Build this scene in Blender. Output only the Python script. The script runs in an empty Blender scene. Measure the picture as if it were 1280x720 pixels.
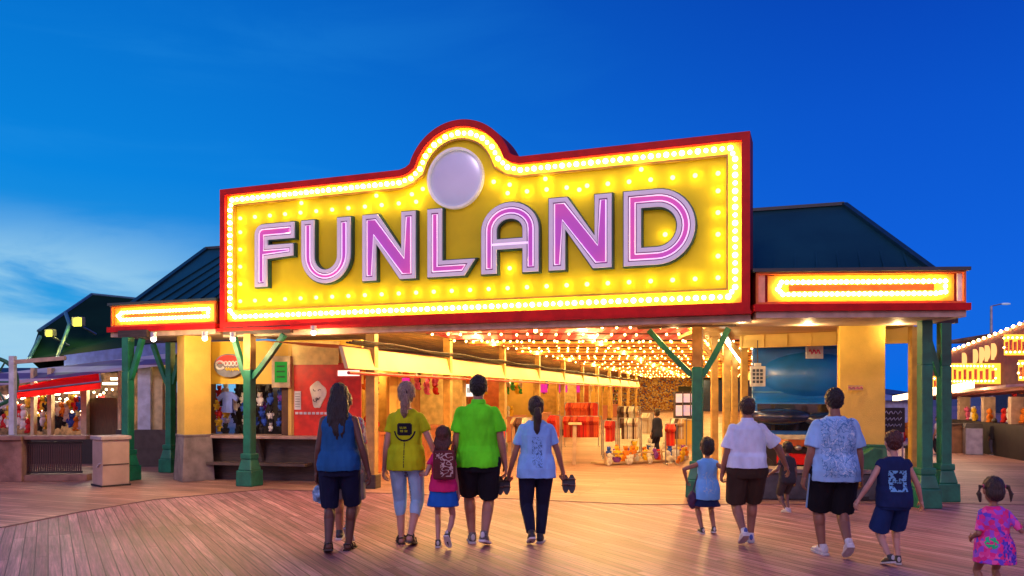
import bpy, bmesh, math, random
from mathutils import Vector, Matrix, noise
from mathutils.bvhtree import BVHTree
from mathutils.geometry import tessellate_polygon
random.seed(7)
sc = bpy.context.scene
COL = sc.collection
R = math.radians
EYE = 1.68; F = 1000.0; HZ = 490.0

# ------------------------------------------------------------------ camera maths
def P(px, py, Y):
    return Vector(((px - 640) / F * Y, Y, EYE + (HZ - py) / F * Y))
def G(px, py):
    Y = EYE * F / (py - HZ)
    return Vector(((px - 640) / F * Y, Y, 0))
class Frame:
    """a vertical plane in the world; local x runs along it, local y goes inward"""
    def __init__(s, a, b):
        s.o = Vector((a[0], a[1])); d = Vector((b[0] - a[0], b[1] - a[1]))
        s.len = d.length; s.ang = math.atan2(d.y, d.x)
        s.c, s.s = math.cos(s.ang), math.sin(s.ang)
    def loc(s, px, py, yl=0.0):
        a = (px - 640) / F; nx, ny = -s.s, s.c
        t = (yl + s.o.x * nx + s.o.y * ny) / (a * nx + ny)
        X, Y = a * t, t
        return ((X - s.o.x) * s.c + (Y - s.o.y) * s.s, EYE + (HZ - py) / F * t)
    def world(s, x, y, z=0):
        return Vector((s.o.x + x * s.c - y * s.s, s.o.y + x * s.s + y * s.c, z))
    def root(s, name, label, cat, group=None):
        return thing(name, label, cat, (s.o.x, s.o.y, 0), s.ang, group)

# ------------------------------------------------------------------ object helpers
def props(o, label=None, cat=None, group=None, kind=None):
    if label: o['label'] = label
    if cat: o['category'] = cat
    if group: o['group'] = group
    if kind: o['kind'] = kind
    return o
def thing(name, label, cat, loc=(0, 0, 0), rz=0, group=None):
    o = bpy.data.objects.new(name, None); COL.objects.link(o)
    o.empty_display_size = .1
    o.location = loc; o.rotation_euler = (0, 0, rz)
    return props(o, label, cat, group)
def link(name, me, parent=None, loc=(0, 0, 0), rot=(0, 0, 0), scale=None):
    o = bpy.data.objects.new(name, me); COL.objects.link(o)
    o.location = loc; o.rotation_euler = rot
    if scale: o.scale = scale
    if parent: o.parent = parent
    return o
def copy_tree(o, parent=None):
    c = o.copy(); COL.objects.link(c); c.parent = parent
    for ch in list(o.children): copy_tree(ch, c)
    return c
def frame_axes(d):
    d = d.normalized()
    up = Vector((0, 0, 1)) if abs(d.z) < .95 else Vector((0, 1, 0))
    a = d.cross(up).normalized(); b = a.cross(d).normalized()
    return a, b
class MB:
    def __init__(s): s.v = []; s.f = []
    def add(s, vs, fs):
        n = len(s.v); s.v += [tuple(v) for v in vs]; s.f += [tuple(i + n for i in f) for f in fs]
        return s
    def box(s, x0, x1, y0, y1, z0, z1):
        vs = [(x, y, z) for z in (z0, z1) for y in (y0, y1) for x in (x0, x1)]
        return s.add(vs, [(0, 2, 3, 1), (4, 5, 7, 6), (0, 1, 5, 4), (2, 6, 7, 3), (0, 4, 6, 2), (1, 3, 7, 5)])
    def cbox(s, c, size, rz=0, taper=1.0):
        m = Matrix.Rotation(rz, 3, 'Z'); vs = []
        for k, z in enumerate((-.5, .5)):
            t = taper if k else 1.0
            for y in (-.5, .5):
                for x in (-.5, .5):
                    vs.append(Vector(c) + m @ Vector((x * size[0] * t, y * size[1] * t, z * size[2])))
        return s.add(vs, [(0, 2, 3, 1), (4, 5, 7, 6), (0, 1, 5, 4), (2, 6, 7, 3), (0, 4, 6, 2), (1, 3, 7, 5)])
    def bar(s, p0, p1, w, h=None):
        h = h or w; p0 = Vector(p0); p1 = Vector(p1); a, b = frame_axes(p1 - p0); vs = []
        for p in (p0, p1):
            for i, j in ((-1, -1), (1, -1), (1, 1), (-1, 1)): vs.append(p + a * i * w / 2 + b * j * h / 2)
        return s.add(vs, [(0, 1, 2, 3), (7, 6, 5, 4), (0, 4, 5, 1), (1, 5, 6, 2), (2, 6, 7, 3), (3, 7, 4, 0)])
    def tube(s, pts, r, n=8):
        pts = [Vector(p) for p in pts]; rs = r if isinstance(r, (list, tuple)) else [r] * len(pts)
        vs = []; fs = []
        for i, p in enumerate(pts):
            d = pts[min(i + 1, len(pts) - 1)] - pts[max(i - 1, 0)]
            a, b = frame_axes(d)
            for k in range(n):
                t = 2 * math.pi * k / n; vs.append(p + (a * math.cos(t) + b * math.sin(t)) * rs[i])
        for i in range(len(pts) - 1):
            for k in range(n):
                fs.append((i * n + k, i * n + (k + 1) % n, (i + 1) * n + (k + 1) % n, (i + 1) * n + k))
        fs.append(tuple(range(n - 1, -1, -1))); fs.append(tuple((len(pts) - 1) * n + k for k in range(n)))
        return s.add(vs, fs)
    def capsule(s, p0, p1, r0, r1, n=14, flat=False):
        p0 = Vector(p0); p1 = Vector(p1); d = p1 - p0; L = d.length
        if L < 1e-6: d = Vector((0, 0, 1)); L = 1e-6
        u = d.normalized(); pts = []; rs = []
        if flat: pts = [p0, p1]; rs = [r0, r1]
        else:
            for k in range(5):
                t = math.pi / 2 * (k / 4); pts.append(p0 - u * r0 * math.cos(t)); rs.append(max(r0 * math.sin(t), r0 * .02))
            for k in range(5):
                t = math.pi / 2 * (k / 4); pts.append(p1 + u * r1 * math.sin(t)); rs.append(max(r1 * math.cos(t), r1 * .02))
        a, b = frame_axes(u); vs = []; fs = []
        for p, r in zip(pts, rs):
            for k in range(n):
                t = 2 * math.pi * k / n; vs.append(p + (a * math.cos(t) + b * math.sin(t)) * r)
        m = len(pts)
        for i in range(m - 1):
            for k in range(n): fs.append((i * n + k, i * n + (k + 1) % n, (i + 1) * n + (k + 1) % n, (i + 1) * n + k))
        fs.append(tuple(range(n - 1, -1, -1))); fs.append(tuple((m - 1) * n + k for k in range(n)))
        return s.add(vs, fs)
    def loft(s, secs, n=24):
        """secs: (cx, cy, cz, rx, ry)"""
        vs = []; fs = []
        for (cx, cy, cz, rx, ry) in secs:
            for k in range(n):
                t = 2 * math.pi * k / n; vs.append((cx + rx * math.cos(t), cy + ry * math.sin(t), cz))
        m = len(secs)
        for i in range(m - 1):
            for k in range(n): fs.append((i * n + k, i * n + (k + 1) % n, (i + 1) * n + (k + 1) % n, (i + 1) * n + k))
        fs.append(tuple(range(n - 1, -1, -1))); fs.append(tuple((m - 1) * n + k for k in range(n)))
        return s.add(vs, fs)
    def ell(s, c, r, n=16, m=10, rot=None):
        vs = []; fs = []; c = Vector(c)
        r = (r, r, r) if isinstance(r, (int, float)) else r
        for i in range(1, m):
            ph = math.pi * i / m
            for k in range(n):
                t = 2 * math.pi * k / n
                v = Vector((r[0] * math.sin(ph) * math.cos(t), r[1] * math.sin(ph) * math.sin(t), r[2] * math.cos(ph)))
                vs.append(c + (rot @ v if rot else v))
        top = len(vs); v = Vector((0, 0, r[2])); vs.append(c + (rot @ v if rot else v))
        bot = len(vs); v = Vector((0, 0, -r[2])); vs.append(c + (rot @ v if rot else v))
        for i in range(m - 2):
            for k in range(n): fs.append((i * n + k, (i + 1) * n + k, (i + 1) * n + (k + 1) % n, i * n + (k + 1) % n))
        for k in range(n):
            fs.append((top, k, (k + 1) % n)); fs.append((bot, (m - 2) * n + (k + 1) % n, (m - 2) * n + k))
        return s.add(vs, fs)
    def plate(s, loops, y0, y1):
        """loops: outer polygon and holes in (x, z); solid between y0 (front) and y1 (back)"""
        pl = [[Vector((x, z, 0)) for x, z in lp] for lp in loops]
        tris = tessellate_polygon(pl); flat = [p for lp in loops for p in lp]; n = len(flat)
        vs = [(x, y0, z) for x, z in flat] + [(x, y1, z) for x, z in flat]; fs = []
        for t in tris:
            a, b, c = t
            (ax, az), (bx, bz), (cx, cz) = flat[a], flat[b], flat[c]
            if (bx - ax) * (cz - az) - (bz - az) * (cx - ax) < 0: a, c = c, a
            fs.append((a, b, c)); fs.append((c + n, b + n, a + n))
        i0 = 0
        for k, lp in enumerate(loops):
            m = len(lp); ar = sum(lp[i][0] * lp[(i + 1) % m][1] - lp[(i + 1) % m][0] * lp[i][1] for i in range(m))
            for i in range(m):
                a, b = i0 + i, i0 + (i + 1) % m
                q = (a, a + n, b + n, b)
                if (ar > 0) == (k > 0): q = q[::-1]
                fs.append(q)
            i0 += m
        return s.add(vs, fs)
    def mesh(s, name, mat, smooth=False):
        me = bpy.data.meshes.new(name); me.from_pydata(s.v, [], s.f); me.update()
        if mat: me.materials.append(mat)
        if smooth: me.polygons.foreach_set('use_smooth', [True] * len(me.polygons))
        return me
    def build(s, name, mat, parent=None, smooth=False, loc=(0, 0, 0), rot=(0, 0, 0), bevel=0):
        o = link(name, s.mesh(name, mat, smooth), parent, loc, rot)
        if bevel:
            m = o.modifiers.new('bevel', 'BEVEL'); m.width = bevel; m.segments = 2; m.limit_method = 'ANGLE'
        return o
def area(lp):
    m = len(lp); return .5 * sum(lp[i][0] * lp[(i + 1) % m][1] - lp[(i + 1) % m][0] * lp[i][1] for i in range(m))
def offset(lp, d):
    """grow (d>0) or shrink (d<0) an outline; holes are given clockwise and move the other way"""
    lp = [p for i, p in enumerate(lp) if (Vector(p) - Vector(lp[i - 1])).length > 1e-5]
    out = []; m = len(lp)
    for i in range(m):
        p0, p1, p2 = Vector(lp[i - 1]), Vector(lp[i]), Vector(lp[(i + 1) % m])
        a = (p1 - p0); b = (p2 - p1)
        if a.length < 1e-7 or b.length < 1e-7: out.append(tuple(p1)); continue
        a.normalize(); b.normalize()
        na = Vector((a.y, -a.x)); nb = Vector((b.y, -b.x)); k = 1 + na.dot(nb)
        mv = (na + nb) / max(k, .35)
        out.append((p1.x + mv.x * d, p1.y + mv.y * d))
    return out
def arc(cx, cy, r, a0, a1, n=12, ry=None):
    ry = ry or r
    return [(cx + r * math.cos(R(a0 + (a1 - a0) * k / n)), cy + ry * math.sin(R(a0 + (a1 - a0) * k / n))) for k in range(n + 1)]
def along(lp, step, closed=True):
    pts = [Vector(p) for p in lp] + ([Vector(lp[0])] if closed else [])
    L = sum((pts[i + 1] - pts[i]).length for i in range(len(pts) - 1)); n = max(1, round(L / step)); st = L / n
    out = []; acc = 0; nxt = st / 2
    for i in range(len(pts) - 1):
        d = pts[i + 1] - pts[i]; l = d.length
        while nxt <= acc + l + 1e-9 and len(out) < n:
            out.append(tuple(pts[i] + d * ((nxt - acc) / max(l, 1e-9)))); nxt += st
        acc += l
    return out

# ------------------------------------------------------------------ materials
def new_mat(name):
    m = bpy.data.materials.new(name); m.use_nodes = True
    nt = m.node_tree; b = nt.nodes['Principled BSDF']
    return m, nt, b
def N(nt, t, **kw):
    n = nt.nodes.new(t)
    for k, v in kw.items():
        if k.startswith('i_'): n.inputs[k[2:].replace('_', ' ')].default_value = v
        else: setattr(n, k, v)
    return n
def L(nt, a, b): nt.links.new(a, b)
def rgba(c): return (c[0], c[1], c[2], 1)
def mat(name, col, rough=.6, metal=0, var=.25, scale=6, bump=.1, bscale=40, stretch=(1, 1, 1), col2=None, spec=.5, coat=0, em=None, es=0):
    m, nt, b = new_mat(name)
    tc = N(nt, 'ShaderNodeTexCoord'); mp = N(nt, 'ShaderNodeMapping'); mp.inputs['Scale'].default_value = stretch
    L(nt, tc.outputs['Object'], mp.inputs['Vector'])
    ns = N(nt, 'ShaderNodeTexNoise'); ns.inputs['Scale'].default_value = scale; ns.inputs['Detail'].default_value = 5
    L(nt, mp.outputs[0], ns.inputs['Vector'])
    rp = N(nt, 'ShaderNodeValToRGB'); e = rp.color_ramp.elements
    c2 = col2 or tuple(max(0, c * (1 - var)) for c in col); c1 = tuple(min(1, c * (1 + var * .4)) for c in col)
    e[0].position = .35; e[0].color = rgba(c2); e[1].position = .65; e[1].color = rgba(c1)
    L(nt, ns.outputs['Fac'], rp.inputs['Fac']); L(nt, rp.outputs['Color'], b.inputs['Base Color'])
    b.inputs['Roughness'].default_value = rough; b.inputs['Metallic'].default_value = metal
    b.inputs['Specular IOR Level'].default_value = spec; b.inputs['Coat Weight'].default_value = coat
    if em:
        b.inputs['Emission Color'].default_value = rgba(em); b.inputs['Emission Strength'].default_value = es
    if bump:
        n2 = N(nt, 'ShaderNodeTexNoise'); n2.inputs['Scale'].default_value = bscale; n2.inputs['Detail'].default_value = 4
        L(nt, mp.outputs[0], n2.inputs['Vector'])
        bp = N(nt, 'ShaderNodeBump'); bp.inputs['Strength'].default_value = bump; bp.inputs['Distance'].default_value = .02
        L(nt, n2.outputs['Fac'], bp.inputs['Height']); L(nt, bp.outputs[0], b.inputs['Normal'])
    return m
def glow(name, col, strength, sampled=True):
    m, nt, b = new_mat(name); nt.nodes.remove(b)
    e = N(nt, 'ShaderNodeEmission'); e.inputs['Color'].default_value = rgba(col); e.inputs['Strength'].default_value = strength
    L(nt, e.outputs[0], nt.nodes['Material Output'].inputs['Surface'])
    if not sampled: m.cycles.emission_sampling = 'NONE'
    return m
def planks(name, ang, width, length, cols, rough=.45, gap=.006, bumpd=.012, swap=False):
    """long boards running along the direction ang (world plan angle)"""
    m, nt, b = new_mat(name)
    tc = N(nt, 'ShaderNodeTexCoord'); mp = N(nt, 'ShaderNodeMapping', vector_type='TEXTURE')
    mp.inputs['Rotation'].default_value = (0, 0, ang); L(nt, tc.outputs['Object'], mp.inputs['Vector'])
    br = N(nt, 'ShaderNodeTexBrick'); br.offset = .37; br.offset_frequency = 3; br.squash = 1
    br.inputs['Scale'].default_value = 1; br.inputs['Brick Width'].default_value = length; br.inputs['Row Height'].default_value = width
    br.inputs['Mortar Size'].default_value = gap; br.inputs['Mortar Smooth'].default_value = .3; br.inputs['Bias'].default_value = 0
    br.inputs['Color1'].default_value = (0, 0, 0, 1); br.inputs['Color2'].default_value = (1, 1, 1, 1); br.inputs['Mortar'].default_value = (.5, .5, .5, 1)
    L(nt, mp.outputs[0], br.inputs['Vector'])
    rp = N(nt, 'ShaderNodeValToRGB'); e = rp.color_ramp.elements
    e[0].color = rgba(cols[0]); e[1].color = rgba(cols[2]); x = e.new(.5); x.color = rgba(cols[1])
    L(nt, br.outputs['Color'], rp.inputs['Fac'])
    mp2 = N(nt, 'ShaderNodeMapping'); mp2.inputs['Scale'].default_value = (.9, 26, 1); L(nt, mp.outputs[0], mp2.inputs['Vector'])
    gr = N(nt, 'ShaderNodeTexNoise'); gr.inputs['Scale'].default_value = 1.6; gr.inputs['Detail'].default_value = 8; gr.inputs['Roughness'].default_value = .65
    L(nt, mp2.outputs[0], gr.inputs['Vector'])
    mr = N(nt, 'ShaderNodeMapRange'); mr.inputs['From Min'].default_value = .3; mr.inputs['From Max'].default_value = .7
    mr.inputs['To Min'].default_value = .30; mr.inputs['To Max'].default_value = 1.6; L(nt, gr.outputs['Fac'], mr.inputs['Value'])
    dn = N(nt, 'ShaderNodeTexNoise'); dn.inputs['Scale'].default_value = .45; dn.inputs['Detail'].default_value = 6; L(nt, mp.outputs[0], dn.inputs['Vector'])
    md = N(nt, 'ShaderNodeMapRange'); md.inputs['From Min'].default_value = .3; md.inputs['From Max'].default_value = .7
    md.inputs['To Min'].default_value = .58; md.inputs['To Max'].default_value = 1.2; L(nt, dn.outputs['Fac'], md.inputs['Value'])
    mu = N(nt, 'ShaderNodeMath', operation='MULTIPLY'); mp3 = N(nt, 'ShaderNodeMapping'); mp3.inputs['Scale'].default_value = (.35, 5, 1); L(nt, mp.outputs[0], mp3.inputs['Vector'])
    g3 = N(nt, 'ShaderNodeTexNoise'); g3.inputs['Scale'].default_value = 2.2; g3.inputs['Detail'].default_value = 9; g3.inputs['Roughness'].default_value = .7; L(nt, mp3.outputs[0], g3.inputs['Vector'])
    m3 = N(nt, 'ShaderNodeMapRange'); m3.inputs['From Min'].default_value = .36; m3.inputs['From Max'].default_value = .64; m3.inputs['To Min'].default_value = .6; m3.inputs['To Max'].default_value = 1.3; L(nt, g3.outputs['Fac'], m3.inputs['Value'])
    mw = N(nt, 'ShaderNodeMath', operation='MULTIPLY'); L(nt, mr.outputs[0], mw.inputs[0]); L(nt, m3.outputs[0], mw.inputs[1])
    L(nt, mw.outputs[0], mu.inputs[0]); L(nt, md.outputs[0], mu.inputs[1])
    mx = N(nt, 'ShaderNodeMix', data_type='RGBA', blend_type='MULTIPLY'); mx.inputs[0].default_value = 1
    L(nt, rp.outputs['Color'], mx.inputs[6]); L(nt, mu.outputs[0], mx.inputs[7])
    gp = N(nt, 'ShaderNodeMix', data_type='RGBA'); L(nt, br.outputs['Fac'], gp.inputs[0]); L(nt, mx.outputs[2], gp.inputs[6]); gp.inputs[7].default_value = tuple(c * .28 for c in cols[0]) + (1,)
    L(nt, gp.outputs[2], b.inputs['Base Color'])
    rr = N(nt, 'ShaderNodeMapRange'); rr.inputs['To Min'].default_value = rough - .14; rr.inputs['To Max'].default_value = rough + .2
    L(nt, gr.outputs['Fac'], rr.inputs['Value']); L(nt, rr.outputs[0], b.inputs['Roughness'])
    inv = N(nt, 'ShaderNodeMath', operation='SUBTRACT'); inv.inputs[0].default_value = 1; L(nt, br.outputs['Fac'], inv.inputs[1])
    ad = N(nt, 'ShaderNodeMath', operation='MULTIPLY_ADD'); L(nt, gr.outputs['Fac'], ad.inputs[0]); ad.inputs[1].default_value = .35; L(nt, inv.outputs[0], ad.inputs[2])
    bp = N(nt, 'ShaderNodeBump'); bp.inputs['Distance'].default_value = bumpd; bp.inputs['Strength'].default_value = .8
    L(nt, ad.outputs[0], bp.inputs['Height']); L(nt, bp.outputs[0], b.inputs['Normal'])
    return m
def stripes(name, c1, c2, freq, axis=0, rough=.6):
    m, nt, b = new_mat(name)
    tc = N(nt, 'ShaderNodeTexCoord'); sp = N(nt, 'ShaderNodeSeparateXYZ'); L(nt, tc.outputs['Object'], sp.inputs[0])
    mu = N(nt, 'ShaderNodeMath', operation='MULTIPLY'); L(nt, sp.outputs[axis], mu.inputs[0]); mu.inputs[1].default_value = freq
    fr = N(nt, 'ShaderNodeMath', operation='FRACT'); L(nt, mu.outputs[0], fr.inputs[0])
    gt = N(nt, 'ShaderNodeMath', operation='GREATER_THAN'); L(nt, fr.outputs[0], gt.inputs[0]); gt.inputs[1].default_value = .5
    mx = N(nt, 'ShaderNodeMix', data_type='RGBA'); L(nt, gt.outputs[0], mx.inputs[0]); mx.inputs[6].default_value = rgba(c1); mx.inputs[7].default_value = rgba(c2)
    ns = N(nt, 'ShaderNodeTexNoise'); ns.inputs['Scale'].default_value = 3; L(nt, tc.outputs['Object'], ns.inputs['Vector'])
    m2 = N(nt, 'ShaderNodeMix', data_type='RGBA', blend_type='MULTIPLY'); m2.inputs[0].default_value = .4; L(nt, mx.outputs[2], m2.inputs[6]); L(nt, ns.outputs['Fac'], m2.inputs[7])
    L(nt, m2.outputs[2], b.inputs['Base Color']); b.inputs['Roughness'].default_value = rough
    return m
def blotches(name, cols, scale=12, rough=.8, kind='VORONOI', edge=.5):
    """printed cloth: voronoi cells picked from a few colours"""
    m, nt, b = new_mat(name); tc = N(nt, 'ShaderNodeTexCoord')
    v = N(nt, 'ShaderNodeTexVoronoi'); v.inputs['Scale'].default_value = scale; L(nt, tc.outputs['Object'], v.inputs['Vector'])
    sp = N(nt, 'ShaderNodeSeparateXYZ'); L(nt, v.outputs['Color'], sp.inputs[0])
    rp = N(nt, 'ShaderNodeValToRGB'); rp.color_ramp.interpolation = 'CONSTANT'; e = rp.color_ramp.elements
    e[0].color = rgba(cols[0]); e[1].position = 1 / len(cols); e[1].color = rgba(cols[1])
    for k in range(2, len(cols)): x = e.new(k / len(cols)); x.color = rgba(cols[k])
    L(nt, sp.outputs[0], rp.inputs['Fac']); L(nt, rp.outputs['Color'], b.inputs['Base Color'])
    b.inputs['Roughness'].default_value = rough
    return m

# ------------------------------------------------------------------ render settings, world, camera
sc.view_settings.view_transform = 'Standard'; sc.view_settings.look = 'None'
sc.view_settings.exposure = 0; sc.view_settings.gamma = 1
sc.cycles.use_denoising = True
sc.cycles.max_bounces = 6; sc.cycles.diffuse_bounces = 3; sc.cycles.glossy_bounces = 3; sc.cycles.transmission_bounces = 4
sc.cycles.sample_clamp_indirect = 4; sc.cycles.caustics_reflective = False; sc.cycles.caustics_refractive = False
sc.cycles.use_light_tree = True
w = bpy.data.worlds.new('World'); sc.world = w; w.use_nodes = True; nt = w.node_tree
bg = nt.nodes['Background']
tc = N(nt, 'ShaderNodeTexCoord'); sp = N(nt, 'ShaderNodeSeparateXYZ'); L(nt, tc.outputs['Generated'], sp.inputs[0])
def ramp(fac, stops, interp='LINEAR'):
    r = N(nt, 'ShaderNodeValToRGB'); r.color_ramp.interpolation = interp; e = r.color_ramp.elements
    e[0].position = stops[0][0]; e[0].color = rgba(stops[0][1]); e[1].position = stops[-1][0]; e[1].color = rgba(stops[-1][1])
    for p, c in stops[1:-1]: x = e.new(p); x.color = rgba(c)
    L(nt, fac, r.inputs['Fac']); return r.outputs['Color']
def mix(f, a, b, blend='MIX'):
    m = N(nt, 'ShaderNodeMix', data_type='RGBA', blend_type=blend)
    for s_, v in ((0, f), (6, a), (7, b)):
        if hasattr(v, 'is_linked'): L(nt, v, m.inputs[s_])
        else: m.inputs[s_].default_value = v if s_ == 0 else rgba(v)
    return m.outputs[2]
def mrange(v, a, b, c=0, d=1, smooth=True):
    m = N(nt, 'ShaderNodeMapRange'); m.interpolation_type = 'SMOOTHSTEP' if smooth else 'LINEAR'
    L(nt, v, m.inputs['Value']); m.inputs['From Min'].default_value = a; m.inputs['From Max'].default_value = b
    m.inputs['To Min'].default_value = c; m.inputs['To Max'].default_value = d; return m.outputs[0]
X_, Y_, Z_ = sp.outputs
left = ramp(Z_, [(0, (.10, .44, .76)), (.10, (.02, .34, .76)), (.24, (.0, .235, .74)), (.45, (.0, .15, .60)), (1, (0, .08, .35))])
right = ramp(Z_, [(0, (.0, .15, .78)), (.14, (.0, .115, .72)), (.3, (.0, .085, .60)), (.45, (.0, .05, .45)), (1, (0, .03, .25))])
azi = mrange(X_, -.6, .45)
front = mix(azi, left, right)
# the sunset side of the dusk sky, behind the camera: paler, a little pink low down
back = ramp(Z_, [(0, (1.05, .48, .56)), (.2, (.88, .44, .72)), (.55, (.38, .36, .85)), (1, (0.04, .14, .50))])
bk = mrange(Y_, .1, -.5)
sky = mix(bk, front, back)
# thin low cloud bank at the left and faint streaks higher up
mp = N(nt, 'ShaderNodeMapping'); mp.inputs['Scale'].default_value = (1.5, 1.5, 6.5); L(nt, tc.outputs['Generated'], mp.inputs['Vector'])
cn = N(nt, 'ShaderNodeTexNoise'); cn.inputs['Scale'].default_value = 2.2; cn.inputs['Detail'].default_value = 7; cn.inputs['Roughness'].default_value = .55; cn.inputs['Distortion'].default_value = .5
L(nt, mp.outputs[0], cn.inputs['Vector'])
cf = mrange(cn.outputs['Fac'], .33, .57)
band = N(nt, 'ShaderNodeMath', operation='MULTIPLY'); L(nt, mrange(Z_, .215, .11), band.inputs[0]); L(nt, mrange(X_, -.22, -.50), band.inputs[1])
low = N(nt, 'ShaderNodeMath', operation='MULTIPLY'); L(nt, cf, low.inputs[0]); L(nt, band.outputs[0], low.inputs[1])
sky = mix(low.outputs[0], sky, (.36, .66, .86))
st = N(nt, 'ShaderNodeMath', operation='MULTIPLY'); L(nt, mrange(cn.outputs['Fac'], .45, .75, 0, .22), st.inputs[0]); L(nt, mrange(X_, .35, -.5), st.inputs[1])
sky = mix(st.outputs[0], sky, (.02, .30, .80))
nis = N(nt, 'ShaderNodeTexSky', sky_type='NISHITA'); nis.sun_disc = False; nis.sun_elevation = R(1.5); nis.sun_rotation = R(200); 
sky = mix(.003, sky, nis.outputs[0], 'ADD')
L(nt, sky, bg.inputs['Color']); bg.inputs['Strength'].default_value = 1.0

cam = bpy.data.cameras.new('camera'); co = bpy.data.objects.new('camera', cam); COL.objects.link(co)
co.location = (0, 0, EYE); co.rotation_euler = (R(90), 0, 0)
cam.sensor_width = 36; cam.lens = 36 * F / 1280; cam.shift_y = (HZ - 360) / 1280; cam.clip_end = 3000; sc.camera = co
sl = bpy.data.lights.new('afterglow_sun', 'SUN'); sl.energy = .55; sl.angle = R(11); sl.color = (.95, .66, .85)
so = bpy.data.objects.new('afterglow_sun', sl); COL.objects.link(so)
so.rotation_euler = (R(62), 0, R(-25))      # from behind the camera, low
# ================================================================== PEOPLE
def remesh(mb, voxel, it=3, fac=.6):
    me = mb.mesh('tmp', None); o = bpy.data.objects.new('tmp', me); COL.objects.link(o)
    m = o.modifiers.new('r', 'REMESH'); m.mode = 'VOXEL'; m.voxel_size = voxel; m.use_smooth_shade = True
    if it: s_ = o.modifiers.new('s', 'SMOOTH'); s_.factor = fac; s_.iterations = it
    dg = bpy.context.evaluated_depsgraph_get(); dg.update()
    out = bpy.data.meshes.new_from_object(o.evaluated_get(dg)); bpy.data.objects.remove(o); bpy.data.meshes.remove(me)
    out.polygons.foreach_set('use_smooth', [True] * len(out.polygons))
    return out
def wrinkle(me, amp, sx=(9, 9, 4), seed=0, z0=None):
    vs = me.vertices; nr = [v.normal.copy() for v in vs]
    for v, n in zip(vs, nr):
        p = Vector((v.co.x * sx[0] + seed, v.co.y * sx[1], v.co.z * sx[2] + seed))
        d = noise.noise(p) + .5 * noise.noise(p * 2.3)
        d -= .7 * max(0, abs(noise.noise(p * .8)) - .0) * 0
        v.co += n * d * amp
    me.update()
def ik(S, T, l1, l2, pole):
    d = T - S; D = min(d.length, (l1 + l2) * .998); u = d.normalized()
    a = (l1 * l1 - l2 * l2 + D * D) / (2 * D); h = math.sqrt(max(l1 * l1 - a * a, 0))
    p = (pole - u * pole.dot(u)); p = p.normalized() if p.length > 1e-6 else Vector((0, 1, 0))
    return S + u * a + p * h, S + u * D
SK = {}
def skin(c):
    if c not in SK:
        m = mat('skin', c, rough=.5, var=.15, scale=9, bump=.05, bscale=120)
        m.node_tree.nodes['Principled BSDF'].inputs['Subsurface Weight'].default_value = .08
        SK[c] = m
    return SK[c]
CL = {}
def cloth(c, name='cloth'):
    k = (c, name)
    if k not in CL: CL[k] = mat(name, c, rough=.85, var=.22, scale=6, bump=.55, bscale=13, spec=.25, stretch=(1, 1, .55))
    return CL[k]
HM = {}
def hairmat(c):
    if c not in HM: HM[c] = mat('hair', c, rough=.45, var=.6, scale=30, bump=.5, bscale=60, stretch=(6, 6, .7))
    return HM[c]
eye_white = mat('eye_white', (.8, .8, .78), rough=.2, bump=0)

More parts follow.
